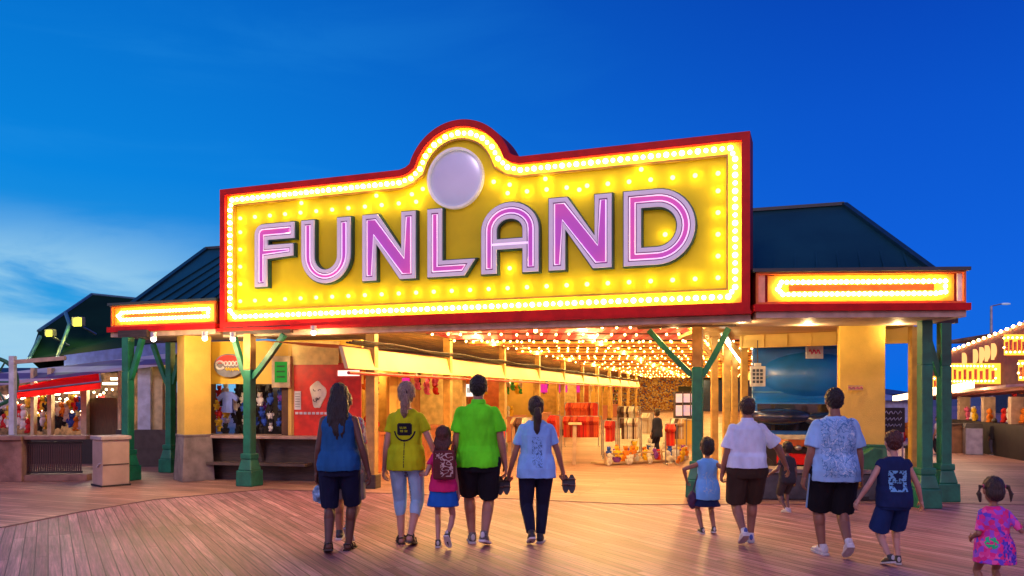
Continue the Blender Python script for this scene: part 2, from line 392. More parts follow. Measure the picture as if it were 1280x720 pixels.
def person(px, py, top, rz, o, label):
    """o: options in fractions of the height; the figure faces local +y"""
    Y = EYE * F / (py - HZ); Ht = (py - top) / F * Y; H = Ht
    X = (px - 640) / F * Y
    root = thing('person', label, 'person', (X, Y, 0), rz, o.get('group', 'people walking on the boardwalk'))
    bw = o.get('bw', 1.0); hd = o.get('head', 1.0) * 1.07; low = o.get('low', False)
    vox = o.get('vox', .0055 if H > 1.3 else .0045)
    if low: vox = .012
    fem = o.get('fem', False)
    def V(x, y, z): return Vector((x * H, y * H, z * H))
    nk = 1 - .13 * hd      # chin height
    sh = nk - .052         # shoulder line
    hipz = o.get('hip', .505)
    B = MB()
    hw = .092 * bw * (1.04 if fem else 1); ww = .076 * bw * (.88 if fem else 1); cw = .088 * bw * (.92 if fem else 1)
    fat = o.get('fat', 1)
    secs = [(0, -.004, hipz - .045, .060 * bw, .05), (0, -.008, hipz - .02, hw * .93, .066 * bw), (0, -.008, hipz + .02, hw, .068 * bw),
            (0, 0, hipz + .07, (hw + ww) / 2, .060 * bw * fat), (0, .004, hipz + .115, ww * fat, .056 * bw * fat), (0, .004, sh - .13, cw * .93, .062 * bw * fat),
            (0, .002, sh - .06, cw, .064 * bw), (0, -.003, sh - .01, cw * .92, .05 * bw), (0, -.006, sh + .018, cw * .55, .038), (0, -.004, sh + .035, .036, .034)]
    body_secs = [tuple(q * H for q in s_) for s_ in secs]
    B.loft(body_secs)
    # neck and head
    B.capsule(V(0, -.008, sh + .01), V(0, .004, nk + .03), .033 * H * (.85 if fem or H < 1.35 else 1.0), .031 * H * (.85 if fem or H < 1.35 else 1.0))
    hz = 1 - .066 * hd; tilt = o.get('tilt', 0); turn = o.get('turn', 0)
    HR = Matrix.Rotation(turn, 3, 'Z') @ Matrix.Rotation(tilt, 3, 'X'); hc = V(0, .008, hz)
    def hp(x, y, z): return hc + HR @ Vector((x * H * hd, y * H * hd, z * H * hd))
    B.ell(hp(0, -.003, .010), (.0445 * H * hd, .055 * H * hd, .055 * H * hd), rot=HR)
    B.ell(hp(0, .014, -.026), (.034 * H * hd, .040 * H * hd, .038 * H * hd), rot=HR)
    B.ell(hp(0, .036, -.050), (.016 * H * hd, .014 * H * hd, .012 * H * hd), rot=HR)       # chin
    B.capsule(hp(0, .050, .008), hp(0, .062, -.014), .006 * H * hd, .0105 * H * hd)            # nose
    B.ell(hp(0, .051, -.033), (.014 * H * hd, .006 * H * hd, .0038 * H * hd), rot=HR)        # lips
    B.ell(hp(0, .0500, -.0385), (.012 * H * hd, .006 * H * hd, .0040 * H * hd), rot=HR)
    B.capsule(hp(-.026, .044, .017), hp(.026, .044, .017), .0065 * H * hd, .0065 * H * hd)   # brow
    for s_ in (-1, 1): B.ell(hp(s_ * .046, -.004, -.006), (.005 * H * hd, .011 * H * hd, .018 * H * hd), rot=HR)
    # arms
    l1, l2 = .172 * H, .150 * H
    sleeves = []; hands = []
    for side, key in ((-1, 'la'), (1, 'ra')):
        S = V(side * (cw + .003), -.004, sh - .022)
        t = o.get(key)
        T = Vector(t['at']) if t and 'at' in t else S + V(side * .045, .03, -.305) if not t else S + V(*t['to'])
        dd = T - S
        if dd.length > .26 * H and not (t and 'at' in t): T = S + dd.normalized() * (.3185 if H > 1.3 else .316) * H
        pole = Vector(t['pole']) if t and 'pole' in t else Vector((side * .12, -1, 0))
        E, W = ik(S, T, l1, l2, pole)
        ar = o.get('arm', 1) * (.86 if fem else 1) * (.9 + .1 * bw)
        B.ell(S + V(-side * .008, 0, -.004), .032 * H * ar)
        B.capsule(S + V(-side * .004, 0, -.006), E, .030 * H * ar, .024 * H * ar); B.capsule(E, E.lerp(W, .35), .024 * H * ar, .0245 * H * ar); B.capsule(E.lerp(W, .3), W, .0245 * H * ar, .0155 * H * ar)
        d = (W - E).normalized(); n = Vector((side, 0, 0)); n = (n - d * n.dot(d)).normalized()      # back of the hand looks outward
        wv = d.cross(n) * (1 if (d.cross(n)).y > 0 else -1)                                       # thumb side, forward
        pc = W + d * .030 * H
        B.capsule(W, W + d * .018 * H, .0145 * H, .015 * H)
        for k in range(4):
            off = (1.5 - k) * .0128 * H
            base = W + d * (.010 * H) + wv * off * .7; kn = W + d * (.052 - .002 * abs(k - 1)) * H + wv * off
            B.capsule(base, kn, .0085 * H, .0078 * H, n=8)
            ln = (.043, .047, .043, .033)[k] * H; curl = t.get('curl', .5) if t else .5
            d1 = (d * math.cos(curl) - n * math.sin(curl)); d2 = (d * math.cos(curl * 2.2) - n * math.sin(curl * 2.2))
            k2 = kn + d1 * ln * .5 + wv * off * .18; k3 = k2 + d2 * ln * .5 + wv * off * .1
            rr = max(.0052 * H, .0055)
            B.capsule(kn, k2, rr * 1.1, rr, n=8); B.capsule(k2, k3, rr, rr * .85, n=8)
        tb = W + d * .016 * H + wv * .016 * H; t1 = tb + (d * .6 + wv * .75 - n * .3).normalized() * .028 * H; t2 = t1 + (d * .95 + wv * .15 - n * .45).normalized() * .024 * H
        B.capsule(tb, t1, .0095 * H, .0075 * H, n=8); B.capsule(t1, t2, .0072 * H, .0058 * H, n=8)
        sleeves.append((S, E, W, ar, side)); hands.append(W + d * .06 * H)
    # legs
    legs = []
    tl1, tl2 = .245 * H, .232 * H
    for side, key in ((-1, 'll'), (1, 'rl')):
        fx, fy, pitch, toe = o.get(key, (.05, 0, 0, .12))
        Hp = V(side * .052 * bw, 0, hipz - .01)
        lift = .105 * math.sin(R(pitch)) if pitch > 0 else 0
        A = V(side * fx, fy, .043 + lift)
        K, A = ik(Hp, A, tl1, tl2, Vector((side * .12, 1, 0)))
        lg = o.get('leg', 1)
        lg *= 1.08; B.capsule(Hp, K, .051 * H * lg * (.9 + .1 * bw), .031 * H * lg); B.capsule(K, K.lerp(A, .3), .031 * H * lg, .0325 * H * lg)
        B.ell(K.lerp(A, .27) + V(0, -.009, 0), (.030 * H * lg, .031 * H * lg, .058 * H))
        B.capsule(K.lerp(A, .3), A, .0315 * H * lg, .0195 * H * lg)
        M = Matrix.Rotation(-side * toe, 3, 'Z') @ Matrix.Rotation(-R(pitch), 3, 'X')
        def fp(x, y, z, A=A, M=M): return A + M @ Vector((x * H, y * H, z * H))
        legs.append((Hp, K, A, fp, lg, side, M))
        if not o.get('shoes'):
            B.capsule(fp(0, -.022, -.022), fp(0, .03, -.014), .020 * H, .021 * H); B.capsule(fp(0, .02, -.018), fp(0, .075, -.030), .021 * H, .012 * H)
            for k in range(5):
                x = (-.018 + .009 * k) * -side
                B.capsule(fp(x * .8, .065, -.031), fp(x, .096 - .005 * abs(k - 0) * 1, -.036), .0085 * H, .0055 * H, n=8)
        else:
            B.capsule(fp(0, -.02, -.02), fp(0, .06, -.026), .018 * H, .014 * H)
    me = remesh(B, vox, 2, .5); me.materials.append(skin(o['skin']))
    body = link('body', me, root)
    if not low:
        for s_ in (-1, 1):
            e = MB(); e.ell(hp(s_ * .018, .0455, .004), .0075 * H * hd, 10, 8); eo = e.build('eye', eye_white, root, True)
            q = MB(); q.ell(hp(s_ * .018, .0522, .004), (.0038 * H * hd, .0018 * H * hd, .0038 * H * hd), 8, 6); q.build('iris', hairmat((.03, .015, .01)), eo, True)
    cv = vox * 1.3
    # ---- top
    tp = o['top']; tc_ = tp['mat']; C = MB(); inf = tp.get('loose', .012) * H
    zt = sh + .030; zb = tp.get('hem', hipz - .01)
    def sec_at(z):
        zz = z * H
        for i in range(len(body_secs) - 1):
            a, b_ = body_secs[i], body_secs[i + 1]
            if a[2] <= zz <= b_[2]:
                f = (zz - a[2]) / (b_[2] - a[2]); return [a[k] + (b_[k] - a[k]) * f for k in range(5)]
        return list(body_secs[0] if zz < body_secs[0][2] else body_secs[-1])
    ss = []; flare = tp.get('flare', .012) * H * .5; bl_ = (o.get('bottom') or {}).get('loose', .008)
    nn = 12
    for k in range(nn + 1):
        z = zb + (zt - zb) * k / nn; q = sec_at(max(z, hipz))
        f = max(0, (sh - .06 - z) / (sh - .06 - zb)); g = inf + flare * f
        minx = max(cw * H * .97, hw * H * .94 + (bl_ + .010) * H - inf) * (1 if not fem else .95 - .05 * math.sin(math.pi * min(1, max(0, (z - hipz - .02) / (sh - .08 - hipz)))))
        rx = q[3] + g; ry = q[4] + g
        if z < sh - .05: rx = max(rx, minx + g * .6); ry = max(ry, .056 * H * bw + g * .6)
        if z < hipz + .10: rx = max(rx, max(q[3], hw * H * .94) + (bl_ + .011) * H); ry = max(ry, max(q[4], .062 * H * bw) + (bl_ + .011) * H)
        if z > sh: rx = q[3] + inf * .5; ry = q[4] + inf * .5
        ss.append((q[0], q[1] - (0.006 * H * f), z * H, rx, ry))
    C.loft(ss, 32)
    sl_ = tp.get('sleeve', .62)
    for (S, E, W, ar, side) in sleeves:
        if sl_ <= 0: continue
        C.ell(S + V(-side * .008, 0, -.002), (.041 * H * ar, .042 * H * ar, .040 * H * ar))
        if sl_ <= 1:
            e = S.lerp(E, sl_); C.capsule(S + V(-side * .004, 0, -.004), S.lerp(E, sl_), .038 * H * ar, tp.get('cuff', .042) * .9 * H * ar, flat=True)
        else:
            C.capsule(S, E, .039 * H * ar, .034 * H * ar); C.capsule(E, E.lerp(W, sl_ - 1), .034 * H * ar, .026 * H * ar, flat=True)
    me = remesh(C, cv, 3, .5); wrinkle(me, .0085 * H, (9, 9, 5), random.random() * 50); me.materials.append(tc_)
    top_o = link(tp.get('name', 'shirt'), me, root)
    if tp.get('collar'):
        q = MB(); zc = (sh + .028) * H
        q.loft([(0, -.004 * H, zc, .047 * H, .047 * H), (0, -.003 * H, zc + .026 * H, .039 * H, .038 * H)], 24)
        me = remesh(q, .004, 1); me.materials.append(tp['collar']); link('collar', me, top_o)
    for pr in tp.get('prints', []):
        print_patch(top_o, H, hipz, sh, pr)
    # ---- bottom
    bt = o.get('bottom')
    if bt:
        C = MB(); kind = bt['kind']; zt = bt.get('waist', hipz + .075)
        if kind == 'skirt':
            zb = bt['hem']; q = sec_at(zt); ss = []
            for k in range(8):
                f = k / 7; z = zb + (zt - zb) * f
                wd = bt.get('width', .12)
                ss.append((0, -.004 * H, z * H, (wd * (1 - f) * H + (q[3] + .008 * H) * f), (wd * .82 * (1 - f) * H + (q[4] + .008 * H) * f)))
            C.loft(ss, 32)
        else:
            ss = []
            for z in (hipz - .05, hipz - .02, hipz + .02, hipz + .05, zt):
                q = sec_at(max(z, hipz - .044)); g = bt.get('loose', .010) * H
                ss.append((0, q[1], z * H, max(q[3], hw * .93 * H) + g, max(q[4], .06 * H * bw) + g))
            C.loft(ss, 28)
            for (Hp, K, A, fp, lg, side, M) in legs:
                ln = bt['length']       # 1 = knee, 2 = ankle
                r0 = (.055 + bt.get('loose', .01) * .7) * H * lg * (.9 + .1 * bw); r1 = (.037 + bt.get('loose', .01)) * H * lg; r2 = (.024 + bt.get('loose', .01) * .9) * H * lg
                C.ell(Hp + V(side * .006 * bw, 0, .012), (r0, r0, r0))
                if ln > 1.1: C.ell(K.lerp(A, .25) + V(0, -.009, 0), ((.030 * lg + .007) * H, (.031 * lg + .007) * H, .060 * H))
                if ln <= 1:
                    e = Hp.lerp(K, ln); re_ = bt.get('cuff', (r0 + (r1 - r0) * ln) / H) * H
                    C.capsule(Hp, e, r0, re_, flat=True)
                else:
                    f = ln - 1; C.capsule(Hp, K, r0, r1); C.capsule(K, K.lerp(A, f), r1, r1 + (r2 - r1) * f, flat=True)
                    if not bt.get('slim'): pass
        me = remesh(C, cv, 3, .5); wrinkle(me, .005 * H if not bt.get('slim') else .0022 * H, (8, 8, 3), random.random() * 50); me.materials.append(bt['mat'])
        bo = link(bt.get('name', 'shorts'), me, root)
        if 'stripe' in bt:
            (Hp, K, A, fp, lg, side, M) = legs[0]
            q = MB(); r0 = (.055 + bt['loose'] * .7) * H * lg * (.9 + .1 * bw)
            off = Vector((-1, 0, 0)); q.bar(Hp + off * (r0 + .004 * H), Hp.lerp(K, bt['length'] - .02) + off * (bt.get('cuff', .06) * H + .001 * H), .012, .03); q.build('side_stripe', bt['stripe'], bo)
        for pr in bt.get('prints', []): print_patch(bo, H, hipz, sh, pr)
    # ---- shoes
    s_ = o.get('shoes')
    for (Hp, K, A, fp, lg, side, M) in legs:
        if s_:
            q = MB(); q.capsule(fp(0, -.024, -.016), fp(0, .035, -.016), .0245 * H, .0235 * H); q.capsule(fp(0, .03, -.02), fp(0, .088, -.026), .024 * H, .0165 * H)
            q.capsule(fp(0, -.018, -.01), fp(0, -.012, .02), .023 * H, .0225 * H, flat=True)
            me = remesh(q, vox * .9, 2); me.materials.append(s_); so_ = link('shoe', me, root)
            q = MB(); outl = [(-.022, -.048), (.018, -.052), (.030, .02), (.028, .085), (.012, .108), (-.014, .106), (-.026, .07), (-.024, .01)]
            vs = [fp(x, y, -.042) for x, y in outl] + [fp(x, y, -.030) for x, y in outl]; n = len(outl)
            q.add(vs, [tuple(range(n - 1, -1, -1)), tuple(range(n, 2 * n))] + [(i, (i + 1) % n, (i + 1) % n + n, i + n) for i in range(n)])
            q.build('sole', o.get('sole', sole_white), so_)
            if o.get('lace'):
                q = MB(); q.bar(fp(-.018, .01, .004), fp(.018, .01, .004), .012); q.build('lace', o['lace'], so_); q = MB(); q.bar(fp(-.018, .03, .001), fp(.018, .03, .001), .010); q.build('lace', o['lace'], so_); q = MB(); q.ell(fp(0, -.048, -.004), (.012 * H, .005 * H, .02 * H)); q.build('heel_tab', o['lace'], so_)
        else:
            q = MB(); outl = [(-.022, -.045), (.018, -.048), (.028, .02), (.028, .085), (.012, .104), (-.014, .102), (-.026, .07), (-.024, .01)]
            vs = [fp(x, y, -.046) for x, y in outl] + [fp(x, y, -.036) for x, y in outl]; n = len(outl)
            q.add(vs, [tuple(range(n - 1, -1, -1)), tuple(range(n, 2 * n))] + [(i, (i + 1) % n, (i + 1) % n + n, i + n) for i in range(n)])
            for y, z in ((.055, -.006), (.0, .012)):
                q.tube([fp(-.026, y, -.038), fp(-.020, y - .002, z - .006), fp(0, y - .006, z + .004), fp(.020, y - .002, z - .006), fp(.026, y, -.038)], .0045 * H, 6)
            q.tube([fp(-.024, 0, -.036), fp(-.02, -.03, -.006), fp(0, -.046, .0), fp(.02, -.03, -.006), fp(.024, 0, -.036)], .0045 * H, 6)
            q.build('sandal', o.get('sandal', dark_leather), root)
    # ---- hair
    hr = o['hair']; hm = hr['mat']; C = MB()
    C.ell(hp(0, -.010, .018), (.0495 * H * hd, .057 * H * hd, .0565 * H * hd), 24, 16, rot=HR)
    if hr['kind'] != 'crop':
        C.ell(hp(0, -.024, -.008), (.046 * H * hd, .038 * H * hd, .052 * H * hd), 24, 16, rot=HR)
    else:
        C.ell(hp(0, -.024, -.002), (.0435 * H * hd, .034 * H * hd, .044 * H * hd), 24, 16, rot=HR)
    if hr['kind'] == 'long':
        ln = hr.get('len', .2)
        C.loft([(0, -.060 * H, (hz - ln) * H, .026 * H, .016 * H), (0, -.066 * H, (hz - ln * .8) * H, .050 * H, .022 * H), (0, -.058 * H, (hz - ln * .5) * H, .062 * H, .028 * H), (0, -.040 * H, (hz - .05) * H, .058 * H * hd, .036 * H), (0, -.022 * H, (hz + .01) * H, .046 * H * hd, .04 * H)], 24)
    if hr['kind'] in ('pony', 'bunpony'):
        ln = hr.get('len', .14)
        C.ell(hp(0, -.062, .012), (.018 * H, .02 * H, .02 * H))
        C.tube([hp(0, -.064, .015), hp(.004, -.084, -.01), V(.004, -.082, hz - .06), V(0, -.078, hz - ln * .75), V(-.002, -.072, hz - ln)], [.014 * H, .024 * H, .028 * H, .022 * H, .005 * H], 14)
    if hr['kind'] == 'pigtails':
        for s2 in (-1, 1):
            C.tube([hp(s2 * .040, -.015, .02), hp(s2 * .066, -.015, .018), hp(s2 * .078, -.015, -.02), hp(s2 * .072, -.01, -.062)], [.009 * H, .018 * H, .018 * H, .005 * H], 12)
    me = remesh(C, vox * 1.05, 1); wrinkle(me, .0060 * H, (45, 45, 9) if hr['kind'] != 'crop' else (50, 50, 50), 3)
    # hairline: hair keeps off the face
    if hr['kind'] in ('crop',) or True:
        bm = bmesh.new(); bm.from_mesh(me); fr = [v for v in bm.verts if (HR.inverted() @ (v.co - hc)).y > .036 * H * hd and (HR.inverted() @ (v.co - hc)).z < .030 * H * hd]
        bmesh.ops.delete(bm, geom=fr, context='VERTS'); bm.to_mesh(me); bm.free()
        me.polygons.foreach_set('use_smooth', [True] * len(me.polygons))
    me.materials.append(hm); ho = link('hair', me, root)
    if hr.get('tie'):
        q = MB()
        if hr['kind'] == 'pigtails':
            q.ell(hp(-.052, -.015, .019), (.007 * H, .016 * H, .016 * H)); q.build('hair_tie', hr['tie'], ho, True); q = MB(); q.ell(hp(.052, -.015, .019), (.007 * H, .016 * H, .016 * H))
        else: q.ell(hp(0, -.066, .010), (.017 * H, .008 * H, .017 * H))
        q.build('hair_tie', hr['tie'], ho, True)
    if hr.get('cap'):
        q = MB(); q.ell(hp(0, -.006, .022), (.054 * H * hd, .062 * H * hd, .05 * H * hd), 24, 16, rot=HR); me = remesh(q, vox, 1)
        me.materials.append(hr['cap']); link('cap', me, root)
    root['_h'] = H
    M4 = Matrix.Translation(root.location) @ Matrix.Rotation(rz, 4, 'Z')
    return root, [M4 @ h for h in hands], top_o
def print_patch(ob, H, hipz, sh, pr):
    """ink on the back of a garment: cells of a fine grid dropped onto the cloth"""
    me = ob.data; bvh = BVHTree.FromPolygons([v.co for v in me.vertices], [tuple(p.vertices) for p in me.polygons])
    cx, cz, wd, ht = [q * H for q in pr['box']]; n = pr.get('n', 56); m = max(4, int(n * ht / wd)); q = MB()
    grid = {}
    for i in range(n + 1):
        for j in range(m + 1):
            x = cx - wd / 2 + wd * i / n; z = cz - ht / 2 + ht * j / m
            h = bvh.ray_cast(Vector((x, -1.5, z)), Vector((0, 1, 0)))
            if h[0]: grid[(i, j)] = h[0] + Vector((0, -.0035, 0))
    idx = {}
    for k, p in grid.items(): idx[k] = len(q.v); q.v.append(tuple(p))
    for i in range(n):
        for j in range(m):
            if pr['mask']((i + .5) / n, (j + .5) / m) and all(k in idx for k in ((i, j), (i + 1, j), (i + 1, j + 1), (i, j + 1))):
                q.f.append((idx[(i, j)], idx[(i + 1, j)], idx[(i + 1, j + 1)], idx[(i, j + 1)]))
    if q.f: q.build('print', pr['mat'], ob, True)
def fade(u, v, seed, sc_=7, th=.05):
    e = min(u, 1 - u, v, 1 - v)
    return noise.noise(Vector((u * sc_ + seed, v * sc_ * 1.2, seed))) > th - e * .3
def rough_lines(seed, s1=9, wid=.13, margin=.0):
    def f(u, v):
        if min(u, 1 - u, v, 1 - v) < margin: return False
        a = noise.noise(Vector((u * s1 + seed, v * s1 * 1.4, seed))); b = noise.noise(Vector((u * s1 * 2 + seed, v * s1 * 2, seed + 9)))
        return abs(a) < wid * .6 or (abs(b) < wid * .5 and a > 0)
    return f
sole_white = mat('sole_rubber', (.6, .6, .6), rough=.7)
dark_leather = mat('dark_leather', (.03, .022, .02), rough=.5)
dark_ink = cloth((.012, .012, .02), 'dark_ink'); white_ink = cloth((.55, .58, .6), 'white_ink')

def badge(u, v):
    x, y = abs(u - .5) * 2, abs(v - .5) * 2
    if x > .98 or y > .96 or (x > .82 and y > .8): return False
    # four small pale marks inside stay clear
    for (a, b) in ((.30, .62), (.55, .62), (.33, .36), (.62, .36)):
        if abs(u - a) < .10 and abs(v - b) < .09 and noise.noise(Vector((u * 22, v * 22, 3))) > -.12: return False
    return True
def swoosh(u, v):
    r = math.hypot((u - .5) * 2, (v - .95) * 1.2); return .86 < r < 1.0 and v < .8
def vest(u, v): return not badge(u, v)

S_DARK = (.11, .045, .028); S_MID = (.30, .14, .09); S_LIGHT = (.50, .27, .20); S_TAN = (.36, .18, .115)
h_black = hairmat((.012, .008, .007)); h_dark = hairmat((.035, .016, .011)); h_auburn = hairmat((.085, .022, .014)); h_brown = hairmat((.07, .033, .02)); h_blond = hairmat((.30, .20, .14)); h_short = hairmat((.045, .024, .016))
sneaker = mat('white_sneaker', (.62, .63, .66), rough=.55); blue_trim = mat('blue_trim', (.05, .12, .45), rough=.6); dark_shoe = mat('dark_shoe', (.03, .03, .035), rough=.5)
People = {}
def mk(key, *a): People[key] = person(*a); return People[key]

# broad companion walking just beyond the long haired woman (first, she covers most of him)
mk('companion', 430, 677, 489, 0, dict(skin=S_MID, bw=1.12, arm=1.05, ll=(.05, .10, 0, .1), rl=(.06, -.13, 42, .1),
    la=dict(to=(-.045, .03, -.30), curl=1.1), ra=dict(to=(.05, .02, -.30)), hair=dict(kind='crop', mat=h_short),
    top=dict(mat=blotches('patterned_shirt', [(.42, .20, .20), (.20, .20, .24), (.55, .45, .42), (.42, .07, .09), (.25, .22, .28)], 26), sleeve=.85, hem=.46, loose=.016), bottom=dict(kind='shorts', length=.9, loose=.02, mat=cloth((.22, .22, .23)), name='shorts'),
    shoes=dark_shoe), 'person in patterned red and grey shirt half hidden behind the long haired woman')
mk('longhair', 424, 690, 480, R(2), dict(skin=S_DARK, fem=True, bw=1.12, ll=(.052, -.06, 12, .25), rl=(.045, .07, 0, .15), leg=.98,
    la=dict(to=(-.04, .03, -.29)), ra=dict(to=(.075, -.01, -.29)), hair=dict(kind='long', mat=h_black, len=.27),
    top=dict(mat=cloth((.012, .10, .27)), sleeve=.0, hem=.49, loose=.014, flare=.02), bottom=dict(kind='shorts', length=.98, loose=.012, mat=cloth((.006, .012, .045)), name='shorts'),
    ), 'woman with very long dark hair in blue sleeveless top and navy knee shorts')
def leaf_print(u, v): return noise.noise(Vector((u * 7, v * 22, 4))) > .08 and abs(u - .5 - .2 * math.sin(v * 5)) < .33
mk('yellow', 508, 681, 478, R(-2), dict(skin=S_LIGHT, fem=True, bw=1.05, ll=(.040, .05, 0, .3), rl=(.034, -.05, 14, .1), leg=.88, arm=.95,
    la=dict(to=(-.045, .02, -.27)), ra=dict(to=(.10, .03, -.255)), hair=dict(kind='pony', mat=h_blond, len=.15, tie=dark_ink),
    top=dict(mat=cloth((.50, .60, .006)), sleeve=.55, hem=.465, loose=.013, flare=.016, prints=[dict(box=(0.0, .715, .092, .078), mask=badge, mat=dark_ink), dict(box=(0, .675, .135, .09), mask=swoosh, mat=dark_ink), dict(box=(0.0, .56, .006, .15), mask=lambda u, v: noise.noise(Vector((0, v * 20, 1))) > -.2, n=6, mat=cloth((.10, .13, .02), 'seam'))]),
    bottom=dict(kind='capri', length=1.25, loose=.008, slim=True, mat=cloth((.34, .60, .86)), name='capri_trousers', prints=[dict(box=(.006, .36, .036, .22), mask=leaf_print, mat=cloth((.10, .09, .10), 'print_ink'), n=24)]),
    ), 'woman with grey blonde ponytail in yellow green printed top and pale blue capri trousers')
def scrawl(u, v):
    if min(u, 1 - u, v, 1 - v) < .1: return False
    return abs(noise.noise(Vector((u * 5, v * 9, 12)))) < .13 and u > .32 or (u < .3 and v > .7 and noise.noise(Vector((u * 14, v * 14, 2))) > .1)
mk('pinkgirl', 554, 684, 533, R(-3), dict(skin=S_LIGHT, fem=True, head=1.22, hip=.49, leg=.72, arm=.85, bw=.98, ll=(.045, .02, 0, .1), rl=(.055, -.13, 46, .1),
    la=dict(to=(-.115, .05, -.15), curl=.9, pole=(-.3, -.6, -1)), ra=dict(to=(.035, .03, -.28)), hair=dict(kind='long', mat=h_auburn, len=.15),
    top=dict(mat=cloth((.62, .02, .16)), sleeve=.5, hem=.47, loose=.02, flare=.02), bottom=dict(kind='skirt', hem=.345, waist=.55, width=.135, mat=cloth((.01, .12, .50)), name='skirt'),
    shoes=dark_shoe, lace=white_ink), 'girl in pink top and short blue skirt beside the woman in yellow green')
mk('limeman', 598, 682, 470, R(1), dict(skin=S_TAN, bw=1.1, ll=(.040, .10, 0, .15), rl=(.036, -.06, 16, .2), hip=.49,
    la=dict(to=(-.05, .05, -.29)), ra=dict(to=(.055, .03, -.30)), hair=dict(kind='crop', mat=h_black),
    top=dict(mat=cloth((.13, .92, .015)), sleeve=.68, hem=.47, loose=.018, flare=.004, cuff=.048, collar=cloth((.12, .86, .02))), bottom=dict(kind='shorts', length=.86, loose=.02, cuff=.062, mat=cloth((.008, .01, .018)), name='shorts'),
    shoes=mat('patterned_trainer', (.20, .19, .18), rough=.6, col2=(.03, .03, .035), scale=60), lace=white_ink), 'tall man in bright lime green polo shirt and black shorts')
mk('blueshirt', 670, 680, 496, R(3), dict(skin=S_MID, fem=True, bw=1.14, ll=(.038, -.08, 22, .1), rl=(.034, .06, 0, .2), 
    la=dict(to=(-.075, .05, -.28), curl=1.2), ra=dict(to=(.085, .06, -.27), curl=1.2), hair=dict(kind='pony', mat=h_dark, len=.20, tie=dark_ink),
    top=dict(mat=cloth((.24, .52, 1.0)), sleeve=.66, hem=.455, loose=.020, flare=.02, prints=[dict(box=(.0, .63, .07, .2), mask=lambda u, v: abs(noise.noise(Vector((u * 5 + v * 3, v * 9, 8)))) < .07, mat=cloth((.06, .16, .36), 'fold_print'), n=30)]), bottom=dict(kind='trousers', length=1.93, loose=.006, slim=True, mat=cloth((.008, .012, .04)), name='trousers'),
    shoes=dark_shoe, sole=sole_white), 'woman with brown ponytail in light blue shirt and dark trousers')
mk('bluegirl', 884, 667, 547, R(2), dict(skin=S_MID, fem=True, head=1.38, hip=.46, bw=1.05, leg=.85, ll=(.05, .02, 0, .1), rl=(.06, -.03, 8, .1),
    la=dict(to=(-.115, .06, -.18), pole=(-1, -.3, 0)), ra=dict(to=(.12, .02, -.08), pole=(.6, -1, -.4)), hair=dict(kind='bob', mat=h_black),
    top=dict(mat=cloth((.16, .46, .92)), sleeve=.12, hem=.36, loose=.018, flare=.022, prints=[dict(box=(0, .54, .13, .22), mask=lambda u, v: abs(noise.noise(Vector((u * 4, v * 7, 5)))) < .05, mat=cloth((.4, .6, .85), 'pale_print'), n=30)]),
    bottom=dict(kind='skirt', hem=.29, waist=.42, width=.14, mat=cloth((.008, .02, .08)), name='skirt'), shoes=dark_shoe, lace=white_ink), 'small dark haired girl in light blue tunic beside the man in white')
mk('whiteman', 934, 680, 497, R(-4), dict(skin=(.27, .125, .08), bw=1.12, fat=1.08, ll=(.045, -.10, 30, .1), rl=(.042, .09, 0, .12),
    la=dict(to=(-.055, .05, -.30), curl=.9), ra=dict(to=(.15, .06, -.22), pole=(.8, -.8, .2)), hair=dict(kind='crop', mat=h_short),
    top=dict(mat=cloth((.62, .72, .88)), sleeve=.80, hem=.525, loose=.018, flare=.0, cuff=.056, collar=cloth((.6, .7, .86))), bottom=dict(kind='shorts', length=.92, loose=.024, cuff=.066, mat=cloth((.042, .026, .018)), name='shorts'),
    shoes=sneaker, lace=blue_trim), 'man in plain white shirt, baggy brown shorts and white trainers')
mk('patternman', 1043, 696, 486, R(-2), dict(skin=(.26, .12, .075), bw=1.18, fat=1.06, ll=(.045, .08, 0, .2), rl=(.040, -.11, 32, .1),
    la=dict(to=(-.06, .02, -.30)), ra=dict(to=(.055, .03, -.30)), hair=dict(kind='crop', mat=h_black),
    top=dict(mat=cloth((.28, .52, .82)), sleeve=.80, hem=.455, loose=.02, flare=.004, cuff=.056, prints=[dict(box=(0, .655, .20, .34), mask=rough_lines(3.3, 10, .12), mat=cloth((.10, .28, .55), 'blue_ink'), n=90), dict(box=(0, .655, .20, .34), mask=rough_lines(8.1, 7, .05), mat=cloth((.6, .78, .95), 'pale_ink'), n=90)]),
    bottom=dict(kind='shorts', length=.98, loose=.026, cuff=.07, mat=cloth((.006, .007, .012)), name='shorts', stripe=cloth((.25, .5, .85))),
    shoes=sneaker, lace=white_ink), 'broad man in pale blue printed T-shirt and black shorts with a side stripe')
def boxprint(u, v):
    if .44 < v < .50: return noise.noise(Vector((u * 16, 0, 3))) > .1
    if min(u, 1 - u) < .03: return noise.noise(Vector((u * 9, v * 16, 1))) > 0
    vv = v * 2 % 1; c = math.hypot(u - .5, (vv - .5) * .8)
    return c > .25 + .1 * noise.noise(Vector((u * 8, v * 8, 7))) and noise.noise(Vector((u * 9, v * 12, 2))) > -.22
